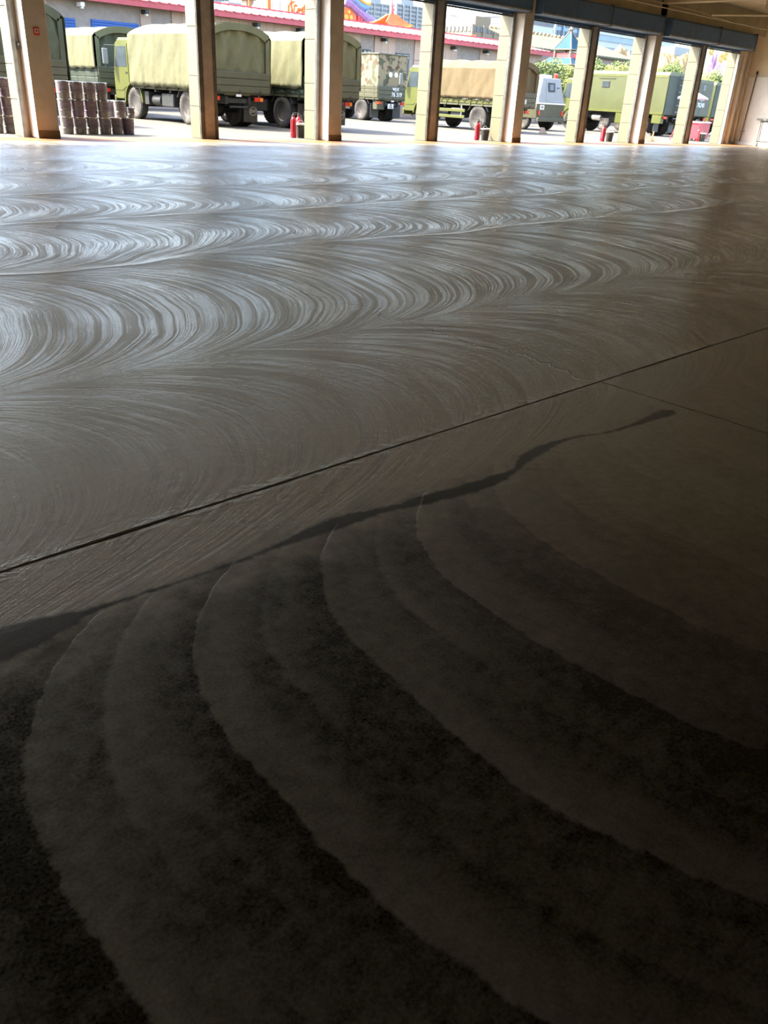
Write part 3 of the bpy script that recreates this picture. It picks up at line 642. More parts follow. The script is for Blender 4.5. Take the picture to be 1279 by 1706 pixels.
def cab_unit(t, W, y0, paint, roof, front_w, beacon, h=2.52, ln=1.45):
    w = W / 2 - 0.06
    prof = [(y0, 1.12), (y0, h - 0.08), (y0 + 0.08, h), (y0 + ln * 0.72, h), (y0 + ln * 0.86, h - 0.12), (y0 + ln * 0.97, 1.65), (y0 + ln, 1.5), (y0 + ln, 0.62), (y0 + ln * 0.55, 0.62), (y0 + ln * 0.5, 0.86), (y0 + 0.5, 1.08), (y0 + 0.3, 1.12)]
    c = MB().prism(prof, -w, w, 'X').build('cab', paint, t, 0.02)
    MB().box(-w * 0.96, w * 0.96, y0 + 0.05, y0 + ln * 0.74, h - 0.005, h + 0.05).build('cab_roof', roof or paint, c, 0.015)
    for s in (-1, 1):
        d = MB().prism([(y0 + 0.34, 1.12), (y0 + 0.34, h - 0.14), (y0 + ln * 0.80, h - 0.14), (y0 + ln * 0.95, 1.6), (y0 + ln * 0.95, 0.9), (y0 + ln * 0.6, 0.9)], s * w, s * (w + 0.015), 'X').build('door', paint, c)
        MB().prism([(y0 + 0.42, 1.66), (y0 + 0.42, h - 0.22), (y0 + ln * 0.76, h - 0.22), (y0 + ln * 0.90, 1.66)], s * (w + 0.01), s * (w + 0.022), 'X').build('door_window', GLASS, d)
        MB().box(s * (w + 0.02) - 0.015, s * (w + 0.02) + 0.015, y0 + 0.42, y0 + 0.56, 1.46, 1.50).build('door_handle', BLACKM, d)
        MB().box(min(s * w, s * (w + 0.014)), max(s * w, s * (w + 0.014)), y0 + 0.08, y0 + 0.26, 1.7, h - 0.24).build('quarter_window', GLASS, c)
        mi = MB().path([(s * w, y0 + ln * 0.8, h - 0.2), (s * (w + 0.28), y0 + ln * 1.02, h - 0.2), (s * (w + 0.28), y0 + ln * 1.02, 1.62), (s * w, y0 + ln * 0.95, 1.62)], 0.014, 6).build('mirror_arm', BLACKM, c)
        MB().box(s * (w + 0.28) - 0.10, s * (w + 0.28) + 0.10, y0 + ln * 1.02 - 0.03, y0 + ln * 1.02 + 0.03, 1.72, 2.22).build('mirror', GREYP, mi, 0.02)
        MB().box(s * w - 0.12, s * w + 0.02, y0 + ln * 0.56, y0 + ln * 0.9, 0.42, 0.46).build('step', BLACKM, c)
        ar = []
        for k in range(11):
            a = math.pi * k / 10; ar.append((front_w + 0.60 * math.cos(a), 0.55 + 0.60 * math.sin(a)))
        for k in range(11):
            a = math.pi * (10 - k) / 10; ar.append((front_w + 0.66 * math.cos(a), 0.55 + 0.66 * math.sin(a)))
        MB().prism(ar, s * (w - 0.25), s * (w + 0.05), 'X').build('fender', paint, c)
    MB().prism([(y0 + ln * 0.875, h - 0.2), (y0 + ln * 0.968, 1.7), (y0 + ln * 0.985, 1.7), (y0 + ln * 0.89, h - 0.2)], -w * 0.92, w * 0.92, 'X').build('windscreen', GLASS, c)
    MB().box(-w, w, y0 + ln, y0 + ln + 0.12, 0.45, 0.72).build('front_bumper', paint, c, 0.02)
    if beacon:
        MB().lathe([(0.07, 0), (0.08, 0.06), (0.06, 0.16), (0.02, 0.19)], 12, (-w * 0.9, y0 + 0.15, h + 0.05)).build('beacon', REDL, c, smooth=True)

truck('canvas_truck', 'olive canvas truck half hidden behind the leftmost pillar, above the paint pails', (10.52, 26.0, 0), canvas=CANVAS_D, seed=2.2, top=3.1, eave=2.8)
truck('canvas_truck', 'olive canvas truck with open dark rear beyond the right part of the pail stack', (17.15, 32.7, 0), seed=5.1, zl=1.56, side='dark', opened=True, top=3.0, eave=2.74, W=2.36)
truck('canvas_truck', 'canvas truck with yellow-green cab in view, behind the second pillar from left', (17.15, 25.15, 0), seed=9.3, zl=1.08, flap_logo=True)
truck('canvas_truck', 'canvas truck with dark side boards behind the third pillar from left', (20.55, 24.45, 0), W=2.46, seed=12.7, zl=1.28, side='dark', flap_logo=True, top=3.05, eave=2.78)
t6 = truck('canvas_truck', 'truck with tan canvas cover, laced hem and green side rails', (32.55, 25.7, 0), canvas=CANVAS_T, seed=17.1, zl=1.30, side='slat', rails=True, number='7 238', roof=CREAMP, cab=GREENL, beacon=True, top=2.88, eave=2.6, bed=4.7, front_w=4.85, W=2.46)
# camouflage box load on a drop-side truck
t4 = truck('cargo_truck', 'drop-side truck carrying a camouflage box, white number 76 319 on tailgate', (32.95, 34.3, 0), W=2.15, cover=False, number='76 319', seed=3, bed=4.4, front_w=4.6, cab=GREENP)
bx = MB().box(-1.02, 1.02, 0.12, 4.2, 1.12, 3.08).build('camouflage_box', CAMO, t4, 0.03)
MB().box(-1.06, 1.06, 0.08, 4.24, 3.06, 3.12).build('box_rim', GREENP, bx, 0.01)
for x in (-0.18, 0.22): MB().lathe([(0.10, -0.03), (0.13, 0.0), (0.10, 0.03)], 14, (x, 0.10, 2.18), 'Y').build('round_vent', WHITEP, bx, smooth=True)
pl = MB().box(-0.42, -0.02, -0.06, -0.04, 0.62, 0.84).build('number_plate', WHITEP, t4); text('plate_text', 'WJ\n76319', 0.10, BLACKP, pl, (-0.22, -0.062, 0.73), depth=0.002)
MB().box(-1.0, -0.45, 0.15, 0.5, 0.55, 0.98).build('tool_locker', GREENP, t4, 0.02)

# box trucks
def box_truck(name, label, loc, L=5.0, W=2.42, number=None, cab=True, top=3.08):
    t = empty(name, loc); tag(t, label, 'truck', 'box trucks parked in the yard')
    ch = MB()
    for sx in (-0.45, 0.45): ch.box(sx - 0.05, sx + 0.05, 0.1, L + 1.2, 0.72, 1.0)
    ch.tube((-0.9, 1.3, 0.51), (0.9, 1.3, 0.51), 0.1); ch.tube((-0.9, L + 0.75, 0.51), (0.9, L + 0.75, 0.51), 0.1)
    ch.box(-0.9, 0.9, 0.3, L, 0.98, 1.06); ch.build('chassis', BLACKM, t)
    w = W / 2; c = 0.13
    b = MB().prism([(-w, 1.06), (-w, top - c), (-w + c, top), (w - c, top), (w, top - c), (w, 1.06)], 0.0, L, 'Y').build('box_body', GREENB, t, 0.012)
    MB().box(-w - 0.012, -w, 0.03, L - 0.03, 1.06, 1.18).build('sill_strip', GREENL, b)
    MB().box(-w - 0.012, -w, 0.03, L - 0.03, top - c - 0.14, top - c - 0.02).build('roof_strip', GREENL, b)
    for s in (-1, 1):
        win = MB().box(s * w - 0.02, s * w + 0.02, L - 1.6, L - 1.1, 2.25, 2.58).build('window_frame', BLACKM, b, 0.01)
        MB().box(s * w - 0.03, s * w + 0.026, L - 1.55, L - 1.15, 2.29, 2.54).build('pane', GLASS, win)
        MB().box(s * w - 0.03, s * w + 0.08, L - 1.9, L - 0.85, 2.70, 2.73).build('rain_guard', GREENB, b)
        MB().box(s * w - 0.28 if s > 0 else -w, w if s > 0 else -w + 0.28, 2.0, 2.9, 0.52, 1.04).build('under_locker', GREENL, t, 0.015)
        MB().box(s * w - 0.28 if s > 0 else -w, w if s > 0 else -w + 0.28, 0.05, 0.62, 0.62, 1.04).build('under_locker', GREENL, t, 0.015)
        wheel(t, s * (w - 0.16), 1.3, s, 0.51, True); wheel(t, s * (w - 0.18), L + 0.75, s)
        la = MB().box(s * 0.9 - 0.16, s * 0.9 + 0.16, -0.02, 0.06, 0.86, 0.98).build('tail_lamp', REDL, t, 0.006)
        MB().box(s * 0.8 - 0.26, s * 0.8 + 0.26, 0.5, 0.53, 0.2, 0.85).build('mud_flap', BLACKP, t)
        MB().lathe([(0.02, -0.30), (0.16, -0.28), (0.17, -0.2), (0.17, 0.2), (0.16, 0.28), (0.02, 0.30)], 14, (s * (w - 0.3), L - 0.9, 0.74), 'Y').build('air_tank', CHROME, t, smooth=True)
    rd = MB().box(-w + 0.04, w - 0.04, -0.025, 0.0, 1.1, top - 0.16).build('rear_door', BOARD if not number else GREENP, b, 0.01)
    MB().box(-0.01, 0.01, -0.03, -0.024, 1.12, top - 0.2).build('door_seam', BLACKM, rd)
    if number:
        text('stencil_letters', 'WJ·X', 0.26, WHITEP, rd, (0.05, -0.03, 1.98)); text('stencil_number', number, 0.34, WHITEP, rd, (0.05, -0.03, 1.65))
        text('stencil_mark', '国', 0.30, GREYP, rd, (0.12, -0.03, 2.55))
    else:
        ld = MB()
        for x in (-0.2, 0.2): ld.tube((x, -0.08, 0.8), (x, -0.08, top - 0.1), 0.02, 6)
        ld.build('ladder_rail', BLACKM, t)
        for k in range(7): MB().tube((-0.2, -0.08, 0.9 + k * 0.32), (0.2, -0.08, 0.9 + k * 0.32), 0.018, 6).build('ladder_rung', STEEL, t)
    if cab: cab_unit(t, W, L + 0.12, GREENL, CREAMP, L + 0.75, True, 2.62, 1.5)
    return t
box_truck('box_truck', 'long plain green box truck with a small square side window', (45.2, 24.97, 0), 5.15)
box_truck('box_truck', 'box truck seen from behind with white number 76240 on its rear door', (50.2, 26.2, 0), 5.0, number='76240', top=2.98, cab=False)
box_truck('box_truck', 'pale lit green box truck side at right of the numbered rear door', (54.9, 27.2, 0), 5.0, top=3.0, cab=False)

# grey-topped patrol vehicle seen from behind
pv = empty('patrol_vehicle', (38.95, 28.6, 0)); tag(pv, 'patrol vehicle with slanted pale grey upper body and dark green lower body', 'vehicle')
lowb = MB().prism([(-1.15, 0.55), (-1.2, 1.05), (-1.18, 1.28), (1.18, 1.28), (1.2, 1.05), (1.15, 0.55)], 0, 4.6, 'Y').build('lower_body', GREENP, pv, 0.03)
up = MB(); b = [(-1.15, 0.02, 1.30), (1.15, 0.02, 1.30), (1.15, 4.2, 1.30), (-1.15, 4.2, 1.30), (-0.72, 0.20, 2.46), (0.82, 0.20, 2.46), (0.82, 3.4, 2.46), (-0.72, 3.4, 2.46)]
up.v = b; up.f = [(0, 3, 2, 1), (4, 5, 6, 7), (0, 1, 5, 4), (1, 2, 6, 5), (2, 3, 7, 6), (3, 0, 4, 7)]
upo = up.build('upper_body', GREYP, pv, 0.03)
MB().box(-1.2, 1.2, -0.04, 0.05, 1.24, 1.31).build('belt_ledge', WHITEP, pv, 0.01)
def slant(x, z, d): return (x, 0.02 + (z - 1.30) * 0.18 / 1.16 - d, z)
def sl_panel(x0, x1, z0, z1, d0, d1):
    mb = MB(); mb.v = [slant(x0, z0, d1), slant(x1, z0, d1), slant(x1, z1, d1), slant(x0, z1, d1), slant(x0, z0, d0), slant(x1, z0, d0), slant(x1, z1, d0), slant(x0, z1, d0)]
    mb.f = [(0, 1, 2, 3), (7, 6, 5, 4), (0, 4, 5, 1), (1, 5, 6, 2), (2, 6, 7, 3), (3, 7, 4, 0)]; return mb
rdoor = sl_panel(-0.45, 0.62, 1.34, 2.36, -0.01, 0.012).build('rear_door', GREYP, upo)
sl_panel(-0.30, 0.28, 1.82, 2.24, 0.0, 0.03).build('window_frame', BLACKM, rdoor); sl_panel(-0.18, 0.16, 1.90, 2.16, 0.01, 0.036).build('pane', GLASS, rdoor)
MB().box(0.40, 0.52, -0.01, 0.06, 2.0, 2.04).build('door_handle', BLACKM, rdoor)
p_ = MB().box(-0.98, -0.62, -0.03, 0.0, 0.98, 1.20).build('number_plate', WHITEP, pv); text('plate_text', 'WJ', 0.14, BLACKP, p_, (-0.8, -0.032, 1.09), depth=0.002)
for s in (-1, 1):
    MB().box(s * 1.0 - 0.07, s * 1.0 + 0.07, -0.04, 0.02, 0.72, 0.95).build('tail_lamp', REDL, pv, 0.01); wheel(pv, s * 1.0, 0.95, s, 0.46); wheel(pv, s * 1.0, 3.7, s, 0.46)
MB().box(-1.15, 1.15, -0.12, -0.0, 0.42, 0.6).build('rear_bumper', GREENP, pv, 0.02)
MB().lathe([(0.09, 0), (0.12, 0.06), (0.1, 0.2), (0.03, 0.24)], 12, (0.62, 0.4, 2.46)).build('beacon', REDL, pv, smooth=True)
MB().box(-0.3, 0.45, 0.5, 1.0, 2.46, 2.60).build('roof_hatch', WHITEP, pv, 0.03)
van = empty('white_van', (43.2, 35.6, 0)); tag(van, 'plain white van between the tan canvas truck and the patrol vehicle', 'van')
MB().prism([(0, 0.35), (0.0, 2.45), (0.15, 2.7), (3.9, 2.7), (4.7, 1.6), (5.3, 1.3), (5.4, 0.35)], -1.05, 1.05, 'X').build('body', WHITEP, van, 0.05)
for s in (-1, 1):
    for y in (1.0, 4.3): wheel(van, s * 0.95, y, s, 0.36)
    MB().box(s * 0.85 - 0.08, s * 0.85 + 0.08, -0.03, 0.02, 1.1, 1.7).build('tail_lamp', REDL, van)
MB().box(-0.7, 0.7, -0.02, 0.02, 1.55, 2.2).build('rear_window', GLASS, van)

# ------------------------------------------------------------------ paint pails behind the leftmost pillar
PAIL_B = MB().lathe([(0.132, 0), (0.138, 0.005), (0.142, 0.12), (0.147, 0.125), (0.147, 0.135), (0.143, 0.14), (0.146, 0.33), (0.151, 0.335), (0.151, 0.355)], 22).mesh('body', smooth=True)
PAIL_L = MB().lathe([(0.150, 0.352), (0.156, 0.352), (0.156, 0.375), (0.146, 0.378), (0.143, 0.368), (0.01, 0.368)], 22).mesh('lid', smooth=True)
hp = MB(); hp.path([(0.150 * math.cos(a), -0.150 * abs(math.sin(a)) * 0.25 - 0.145 * abs(math.sin(a)), 0.30 - 0.15 * abs(math.sin(a))) for a in np.linspace(0, math.pi, 9)], 0.004, 5)
PAIL_H = hp.mesh('handle')
lb = MB(); n = 14
for z in (0.145, 0.32):
    for i in range(n + 1):
        a = math.pi * (1.18 + 0.64 * i / n); lb.v.append((0.1485 * math.cos(a), 0.1485 * math.sin(a), z))
for i in range(n): lb.f.append((i, i + 1, n + 2 + i, n + 1 + i))
PAIL_LB = lb.mesh('label', fix=False)
st = MB()
for q, (z, h) in enumerate(((0.295, 0.012), (0.265, 0.006), (0.245, 0.006), (0.225, 0.006), (0.19, 0.018), (0.165, 0.005))):
    b = len(st.v)
    for zz in (z, z + h):
        for i in range(n + 1):
            a = math.pi * (1.24 + (0.5 if q % 2 else 0.36) * i / n); st.v.append((0.1495 * math.cos(a), 0.1495 * math.sin(a), zz))
    for i in range(n): st.f.append((b + i, b + i + 1, b + n + 2 + i, b + n + 1 + i))
PAIL_S = st.mesh('print_bands', fix=False)
PRINT = mat('pail_print', (0.10, 0.05, 0.13), 0.6)
def pail(x, y, z, rz, label, body, scale=1.0):
    o = empty('paint_pail', (x, y, z), rz); o.scale = (scale,) * 3
    put('body', PAIL_B if body is PAILM else PAIL_B2, body, o); put('lid', PAIL_L, CHROME, o); put('handle', PAIL_H, STEELD, o)
    l = put('label', PAIL_LB, LABELP, o); put('print_bands', PAIL_S, PRINT, l)
    tag(o, label, 'pail', 'paint pails stacked behind the leftmost pillar'); return o
PAIL_B2 = PAIL_B.copy(); PAIL_B2.name = 'body_violet'
rng = random.Random(3); TIER = ['bottom', 'middle', 'top']
cols_l = [7.61, 7.94]; cols_r = [9.26, 9.59, 9.92, 10.25, 10.58, 10.91]
PLC = ['far left', 'second', 'third', 'hidden', 'first', 'second', 'third', 'fourth', 'fifth', 'sixth']
for side, cs in (('left', cols_l), ('right', cols_r)):
    for i, x in enumerate(cs):
        for k in range(3):
            if side == 'right' and i >= 4 and k >= 1: continue
            lab = '%s pail in %s stack %s of the leftmost pillar, counting from the left' % (TIER[k], ['first', 'second', 'third', 'fourth', 'fifth', 'sixth'][i], side)
            if side == 'left': lab = ('%s pail cut by the left picture edge, beside the leftmost pillar' if i == 0 else '%s pail tucked close against the left side of the leftmost pillar') % TIER[k]
            if side == 'right' and i >= 4: lab = 'metal paint pail on the ground, %s in the row right of the leftmost pillar' % ['fifth', 'sixth'][i - 4]
            pail(x + rng.uniform(-.005, .005), 20.88 + (0.02 * i) + rng.uniform(-.02, .02), k * 0.378, rng.uniform(-0.35, 0.35), lab, PAILM if (i + k + rng.randint(0, 1)) % 3 else PAILV)
pail(10.72, 20.98, 0.378, 0.2, 'single pail standing on the low right end of the pail row', PAILM)
pail(11.03, 21.02, 0.378, 0.5, 'short dull pail at the far right on top of the pail row', PAILM, 0.62)
pail(10.60, 21.32, 0.0, 0.9, 'bright pail standing on the ground behind the pail row', PAILM)
pail(10.60, 21.32, 0.378, 0.4, 'bright pail on top of the one behind the pail row', PAILM)

# ------------------------------------------------------------------ extinguishers and buckets by the pillars
EXB = MB().lathe([(0.05, 0), (0.068, 0.012), (0.07, 0.03), (0.07, 0.10), (0.0715, 0.105), (0.0715, 0.12), (0.07, 0.125), (0.07, 0.40), (0.055, 0.45), (0.028, 0.475), (0.025, 0.50)], 18).mesh('cylinder', smooth=True)
EXV = MB().lathe([(0.024, 0.50), (0.03, 0.505), (0.03, 0.54), (0.012, 0.55), (0.012, 0.565)], 12).box(-0.02, 0.11, -0.011, 0.011, 0.565, 0.578).box(-0.02, 0.10, -0.011, 0.011, 0.528, 0.538).mesh('valve')
EXH = MB().path([(-0.03, 0, 0.52), (-0.08, 0, 0.50), (-0.098, 0, 0.42), (-0.095, 0, 0.22), (-0.088, 0, 0.14)], 0.011, 8).mesh('hose')
EXL = MB().lathe([(0.0708, 0.18), (0.0712, 0.185), (0.0712, 0.32), (0.0708, 0.325)], 18).mesh('paper_label', smooth=True)
def ext(x, y, rz, label):
    o = empty('fire_extinguisher', (x, y, 0.0), rz); tag(o, label, 'extinguisher', 'fire extinguishers standing by the pillars')
    put('cylinder', EXB, REDP, o); put('valve', EXV, BLACKP, o); put('hose', EXH, BLACKP, o)
    o.scale = (1.15, 1.15, 1.12); return o
BUK = MB().lathe([(0.115, 0), (0.12, 0.01), (0.155, 0.36), (0.15, 0.36), (0.112, 0.03), (0.01, 0.03)], 20).mesh('bucket_body', smooth=True)
BUR = MB().lathe([(0.152, 0.335), (0.166, 0.338), (0.168, 0.378), (0.156, 0.382), (0.150, 0.36)], 20).mesh('rim', smooth=True)
BUS = MB().lathe([(0.148, 0.30), (0.149, 0.335), (0.09, 0.365), (0.01, 0.38)], 18).mesh('sand_fill', smooth=True)
BUH = MB().path([(0.16 * math.cos(a), 0.02, 0.35 + 0.11 * math.sin(a)) for a in np.linspace(0, math.pi, 9)], 0.006, 6).mesh('bail_handle')
def bucket(x, y, label):
    o = empty('sand_bucket', (x, y, 0.0), 0.3); tag(o, label, 'bucket', 'dark fire buckets by the pillars')
    put('bucket_body', BUK, BLACKP, o); put('rim', BUR, WHITEP, o); put('sand_fill', BUS, SAND, o); put('bail_handle', BUH, STEEL, o); return o
for k, (e1, e2, bk, nm) in enumerate((((15.66, 20.34), (16.06, 20.62), (15.95, 20.36), 'third pillar from left'),
                                     ((23.50, 20.22), (23.86, 20.50), (23.93, 20.22), 'fifth pillar from left'),
                                     ((31.55, 20.40), (31.85, 20.62), (31.98, 20.36), 'seventh pillar from left'))):
    ext(*e1, 0.4, 'front red extinguisher at the ' + nm); ext(*e2, 2.2, 'rear red extinguisher behind the bucket at the ' + nm); bucket(*bk, 'dark bucket with pale rim at the ' + nm)
ext(41.35, 21.35, 0.5, 'red extinguisher in front of the red cart at far right'); bucket(41.72, 21.3, 'dark bucket with pale rim in front of the red cart')
# red cart, parasol, sand heap at the far right
rc = empty('red_cart', (42.15, 21.95, 0), 0.12); tag(rc, 'red open-top sheet metal cart beside the last pillar', 'cart')
cb = MB()
for a in ((-0.75, 0.75, -0.4, -0.37), (-0.75, 0.75, 0.37, 0.4), (-0.75, -0.72, -0.37, 0.37), (0.72, 0.75, -0.37, 0.37)): cb.box(a[0], a[1], a[2], a[3], 0.1, 0.84)
cb.box(-0.72, 0.72, -0.37, 0.37, 0.1, 0.13); cb.build('tub', REDC, rc)
rm = MB().box(-0.79, 0.79, -0.44, -0.39, 0.80, 0.87).box(-0.79, 0.79, 0.39, 0.44, 0.80, 0.87).box(-0.79, -0.74, -0.39, 0.39, 0.80, 0.87).box(0.74, 0.79, -0.39, 0.39, 0.80, 0.87); rm.build('rim', mat('pale_pink_rim', (0.75, 0.42, 0.42), 0.5), rc)
for x in (-0.5, 0.5):
    for y in (-0.3, 0.3): MB().lathe([(0.02, -0.03), (0.07, -0.03), (0.07, 0.03), (0.02, 0.03)], 12, (x, y, 0.07), 'X').build('caster', BLACKP, rc)
tl = empty('hose_reel', (42.2, 21.95, 0.14)); tag(tl, 'dark tangle of hose heaped inside the red cart', 'hose')
hz = MB(); pts = []
for i in range(60):
    a = i * 0.55; pts.append((0.55 * math.cos(a) * (0.6 + 0.4 * math.sin(i * 1.7)), 0.25 * math.sin(a), 0.10 + 0.011 * i + 0.05 * math.sin(i * 2.3)))
hz.path(pts, 0.03, 6).build('coil', BLACKP, tl)
ps = empty('parasol', (P(1147, 200, 23.2)[0], 23.2, 0)); tag(ps, 'small white parasol with pink edge on a red pole beside the eighth pillar', 'parasol')
MB().tube((0, 0, 0.05), (0, 0, 2.25), 0.025, 8).build('pole', REDC, ps); MB().lathe([(0.25, 0), (0.25, 0.05), (0.05, 0.08), (0.04, 0.2)], 14).build('base', GREYP, ps)
cn = MB(); n = 8
cn.v = [(0.78 * math.cos(2 * math.pi * i / n), 0.78 * math.sin(2 * math.pi * i / n), 1.93) for i in range(n)] + [(0, 0, 2.25)]
cn.f = [(i, (i + 1) % n, n) for i in range(n)]
co = cn.build('canopy', WHITEP, ps); so = co.modifiers.new('t', 'SOLIDIFY'); so.thickness = 0.012
vl = MB()
for i in range(n):
    a, b = cn.v[i], cn.v[(i + 1) % n]; q = len(vl.v); vl.v += [a, b, (b[0], b[1], 1.86), (a[0], a[1], 1.86)]; vl.f.append((q, q + 1, q + 2, q + 3))
vl.build('valance', PINKS, ps)
for i in range(n): MB().tube((0, 0, 2.0), (cn.v[i][0] * 0.97, cn.v[i][1] * 0.97, 1.93), 0.008, 5).build('rib', STEEL, ps)
rp = empty('red_ladder', (40.35, 21.85, 0)); tag(rp, 'narrow red folding ladder standing by the red cart', 'ladder')
for (a, b) in (((-0.2, -0.12, 0), (0.05, 0.0, 1.3)), ((0.18, -0.12, 0), (0.12, 0.0, 1.3)), ((-0.2, 0.32, 0), (0.05, 0.03, 1.3)), ((0.18, 0.32, 0), (0.12, 0.03, 1.3))): MB().tube(a, b, 0.02, 8).build('leg', REDC, rp)
for k in range(4):
    f = 0.15 + k * 0.22; MB().tube((-0.2 + 0.25 * f, -0.12 + 0.12 * f, 1.3 * f), (0.18 - 0.06 * f, -0.12 + 0.12 * f, 1.3 * f), 0.016, 6).build('rung', REDC, rp)
sh_ = MB()
def heap(u, v):
    a = u * 2 * math.pi; r = v * 1.25; h = 0.62 * (1 - v) ** 1.1 + 0.05 * mnoise.noise((math.cos(a) * v * 4, math.sin(a) * v * 4, 1)) * (1 - v)
    return (r * math.cos(a) * 1.1, r * math.sin(a) * 0.7, h)
o = sh_.grid(heap, 40, 14).build('sand_heap', SAND, smooth=True); o.location = (37.2, 22.3, -0.002); tag(o, 'low heap of damp sand in front of the eighth pillar', 'sand')
o = empty('orange_shovel', (36.95, 21.2, 0.0)); tag(o, 'orange handled shovel lying at the foot of the sand heap', 'shovel')
MB().tube((-0.35, -0.12, 0.05), (0.35, 0.25, 0.36), 0.03, 8).build('handle', ORANGE, o); MB().box(-0.62, -0.33, -0.26, -0.05, 0.0, 0.03).build('blade', ORANGE, o, 0.01)
def chock(x, y, m, label):
    o = MB().prism([(-0.2, 0), (0.2, 0), (0.12, 0.07), (-0.08, 0.26), (-0.12, 0.26)], -0.11, 0.11, 'Y').build('wheel_chock', m, None, 0.01); o.location = (x, y, 0); tag(o, label, 'chock')
chock(40.9, 27.9, BLUEW, 'blue wedge chock under the long green box truck')
chock(43.7, 30.5, mat('worn_wood', (0.42, 0.34, 0.26), 0.8), 'pale wooden chock at the front wheel of the long box truck')
chock(34.5, 25.6, MATS['worn_wood'], 'pale wooden chock behind the tan canvas truck wheel')
chock(34.9, 33.9, WHITEP, 'white chock behind the camouflage box truck')

# ------------------------------------------------------------------ garage row across the yard
gb = empty('garage_building', (0, 42.2, 0)); tag(gb, 'long low beige-tiled garage building with red ribbed metal roof', 'building')
GX0, GX1 = 2.0, 55.6
MB().box(GX0, GX1, 0.06, 8, 0, 4.46).build('wall', JOINT, gb)
opening = []
def hits(x0, x1, z0, z1): return any(x0 < b and x1 > a and z0 < d and z1 > c for a, b, c, d in opening)
def gbox(px0, py0, px1, py1): # photo rectangle on the facade -> x0,x1,z0,z1
    a = P(px0, py0, 42.2); b = P(px1, py1, 42.2); return (a[0], b[0], min(a[2], b[2]), max(a[2], b[2]))
# blue roller shutters
for (a, b) in ((97, 125.5), (151.5, 230.5)):
    x0 = P(a, 33, 42.2)[0]; x1 = P(b, 38, 42.2)[0]; zt = P(b, 40 if b > 200 else 31, 42.2)[2]
    opening.append((x0, x1, 0, zt)); d = MB().box(x0, x1, 0.0, 0.05, 0, zt).build('shutter', BLUEW, gb)
    k = 0
    while zt - 0.11 * (k + 1) > 1.6: MB().box(x0 + 0.01, x1 - 0.01, -0.025, 0.0, zt - 0.11 * (k + 1) + 0.006, zt - 0.11 * k - 0.006).build('slat', BLUEW, d, 0.01); k += 1
for (a, c, b, d) in ((252, 43.5, 282, 52), (605, 82, 617, 100), (660, 88, 680, 124), (770, 99, 792, 110)):
    x0, x1, z0, z1 = gbox(a, c, b, d); zz1 = z1; z0 = zz1 - 1.5 if d > 110 else zz1 - 0.9
    opening.append((x0, x1, z0, zz1)); w_ = MB().box(x0, x1, 0.0, 0.04, z0, zz1).build('window', BLACKM, gb)
    nn = 2
    for i in range(nn):
        xa = x0 + (x1 - x0) * i / nn + 0.05; xb = x0 + (x1 - x0) * (i + 1) / nn - 0.05
        MB().box(xa, xb, -0.012, 0.0, z0 + 0.06, zz1 - 0.35).build('pane', GLASS, w_); MB().box(xa, xb, -0.012, 0.0, zz1 - 0.28, zz1 - 0.06).build('pane', GREYP, w_)
TW = 0.58
tile_me = MB().box(0.006, TW - 0.006, -0.012, 0.06, 0.006, 1.094).mesh('tile', 0.006)
x = 13.2; cnt = 0
while x + TW < GX1 + 0.3:
    for z in (2.24, 3.35):
        zz = z
        if not hits(x + 0.02, x + TW - 0.02, zz + 0.02, zz + 1.08) and cnt < 298:
            o = put('tile', tile_me, PINKW, gb); o.location = (x, 0, zz); cnt += 1
    x += TW
MB().box(GX0, GX1, 0.0, 0.055, 0, 2.22).build('lower_wall', PINKW, gb)
# roof: fascia, ribbed sheet
rf = MB().box(GX0 - 0.4, GX1 + 0.5, -0.62, -0.56, 4.42, 4.70).build('fascia', ROOFD, gb)
sl = MB(); 
xs = np.arange(GX0 - 0.4, GX1 + 0.5, 0.09)
prof = []
for i, xx in enumerate(xs): prof.append((float(xx), 0.045 if (i % 6) in (0, 1) else 0.0))
for j, (y, z) in enumerate(((-0.66, 4.68), (3.9, 5.35), (8.5, 4.7))):
    for (xx, h) in prof: sl.v.append((xx, y, z + h))
npf = len(prof)
for j in range(2):
    for i in range(npf - 1): sl.f.append((j * npf + i, j * npf + i + 1, (j + 1) * npf + i + 1, (j + 1) * npf + i))
ro = sl.build('roof_sheet', ROOFR, gb, fix=False); so = ro.modifiers.new('t', 'SOLIDIFY'); so.thickness = 0.03
MB().box(GX0 - 0.4, GX1 + 0.5, 3.75, 4.05, 5.36, 5.44).build('ridge_cap', ROOFR, gb)
MB().prism([(0.06, 4.46), (8, 4.46), (3.9, 5.3)], GX1 - 0.1, GX1, 'X').build('gable', PINKW, gb)
for px in (136, 243, 428, 500, 641, 757, 811):
    q = P(px, 20 + (px - 136) * 0.094, 41.9); b_ = MB().box(q[0] - 0.10, q[0] + 0.10, -0.5, 0.0, 4.16, 4.34).build('wall_lamp', WHITEP if px < 150 else BLACKM, gb, 0.02)
    MB().box(q[0] - 0.05, q[0] + 0.05, -0.46, -0.3, 4.08, 4.16).build('lamp_glass', CREAMP, b_)
cm_ = MB().box(GX1 - 0.5, GX1 - 0.1, -0.35, 0.0, 3.75, 4.05).build('camera_box', BLACKM, gb, 0.03)

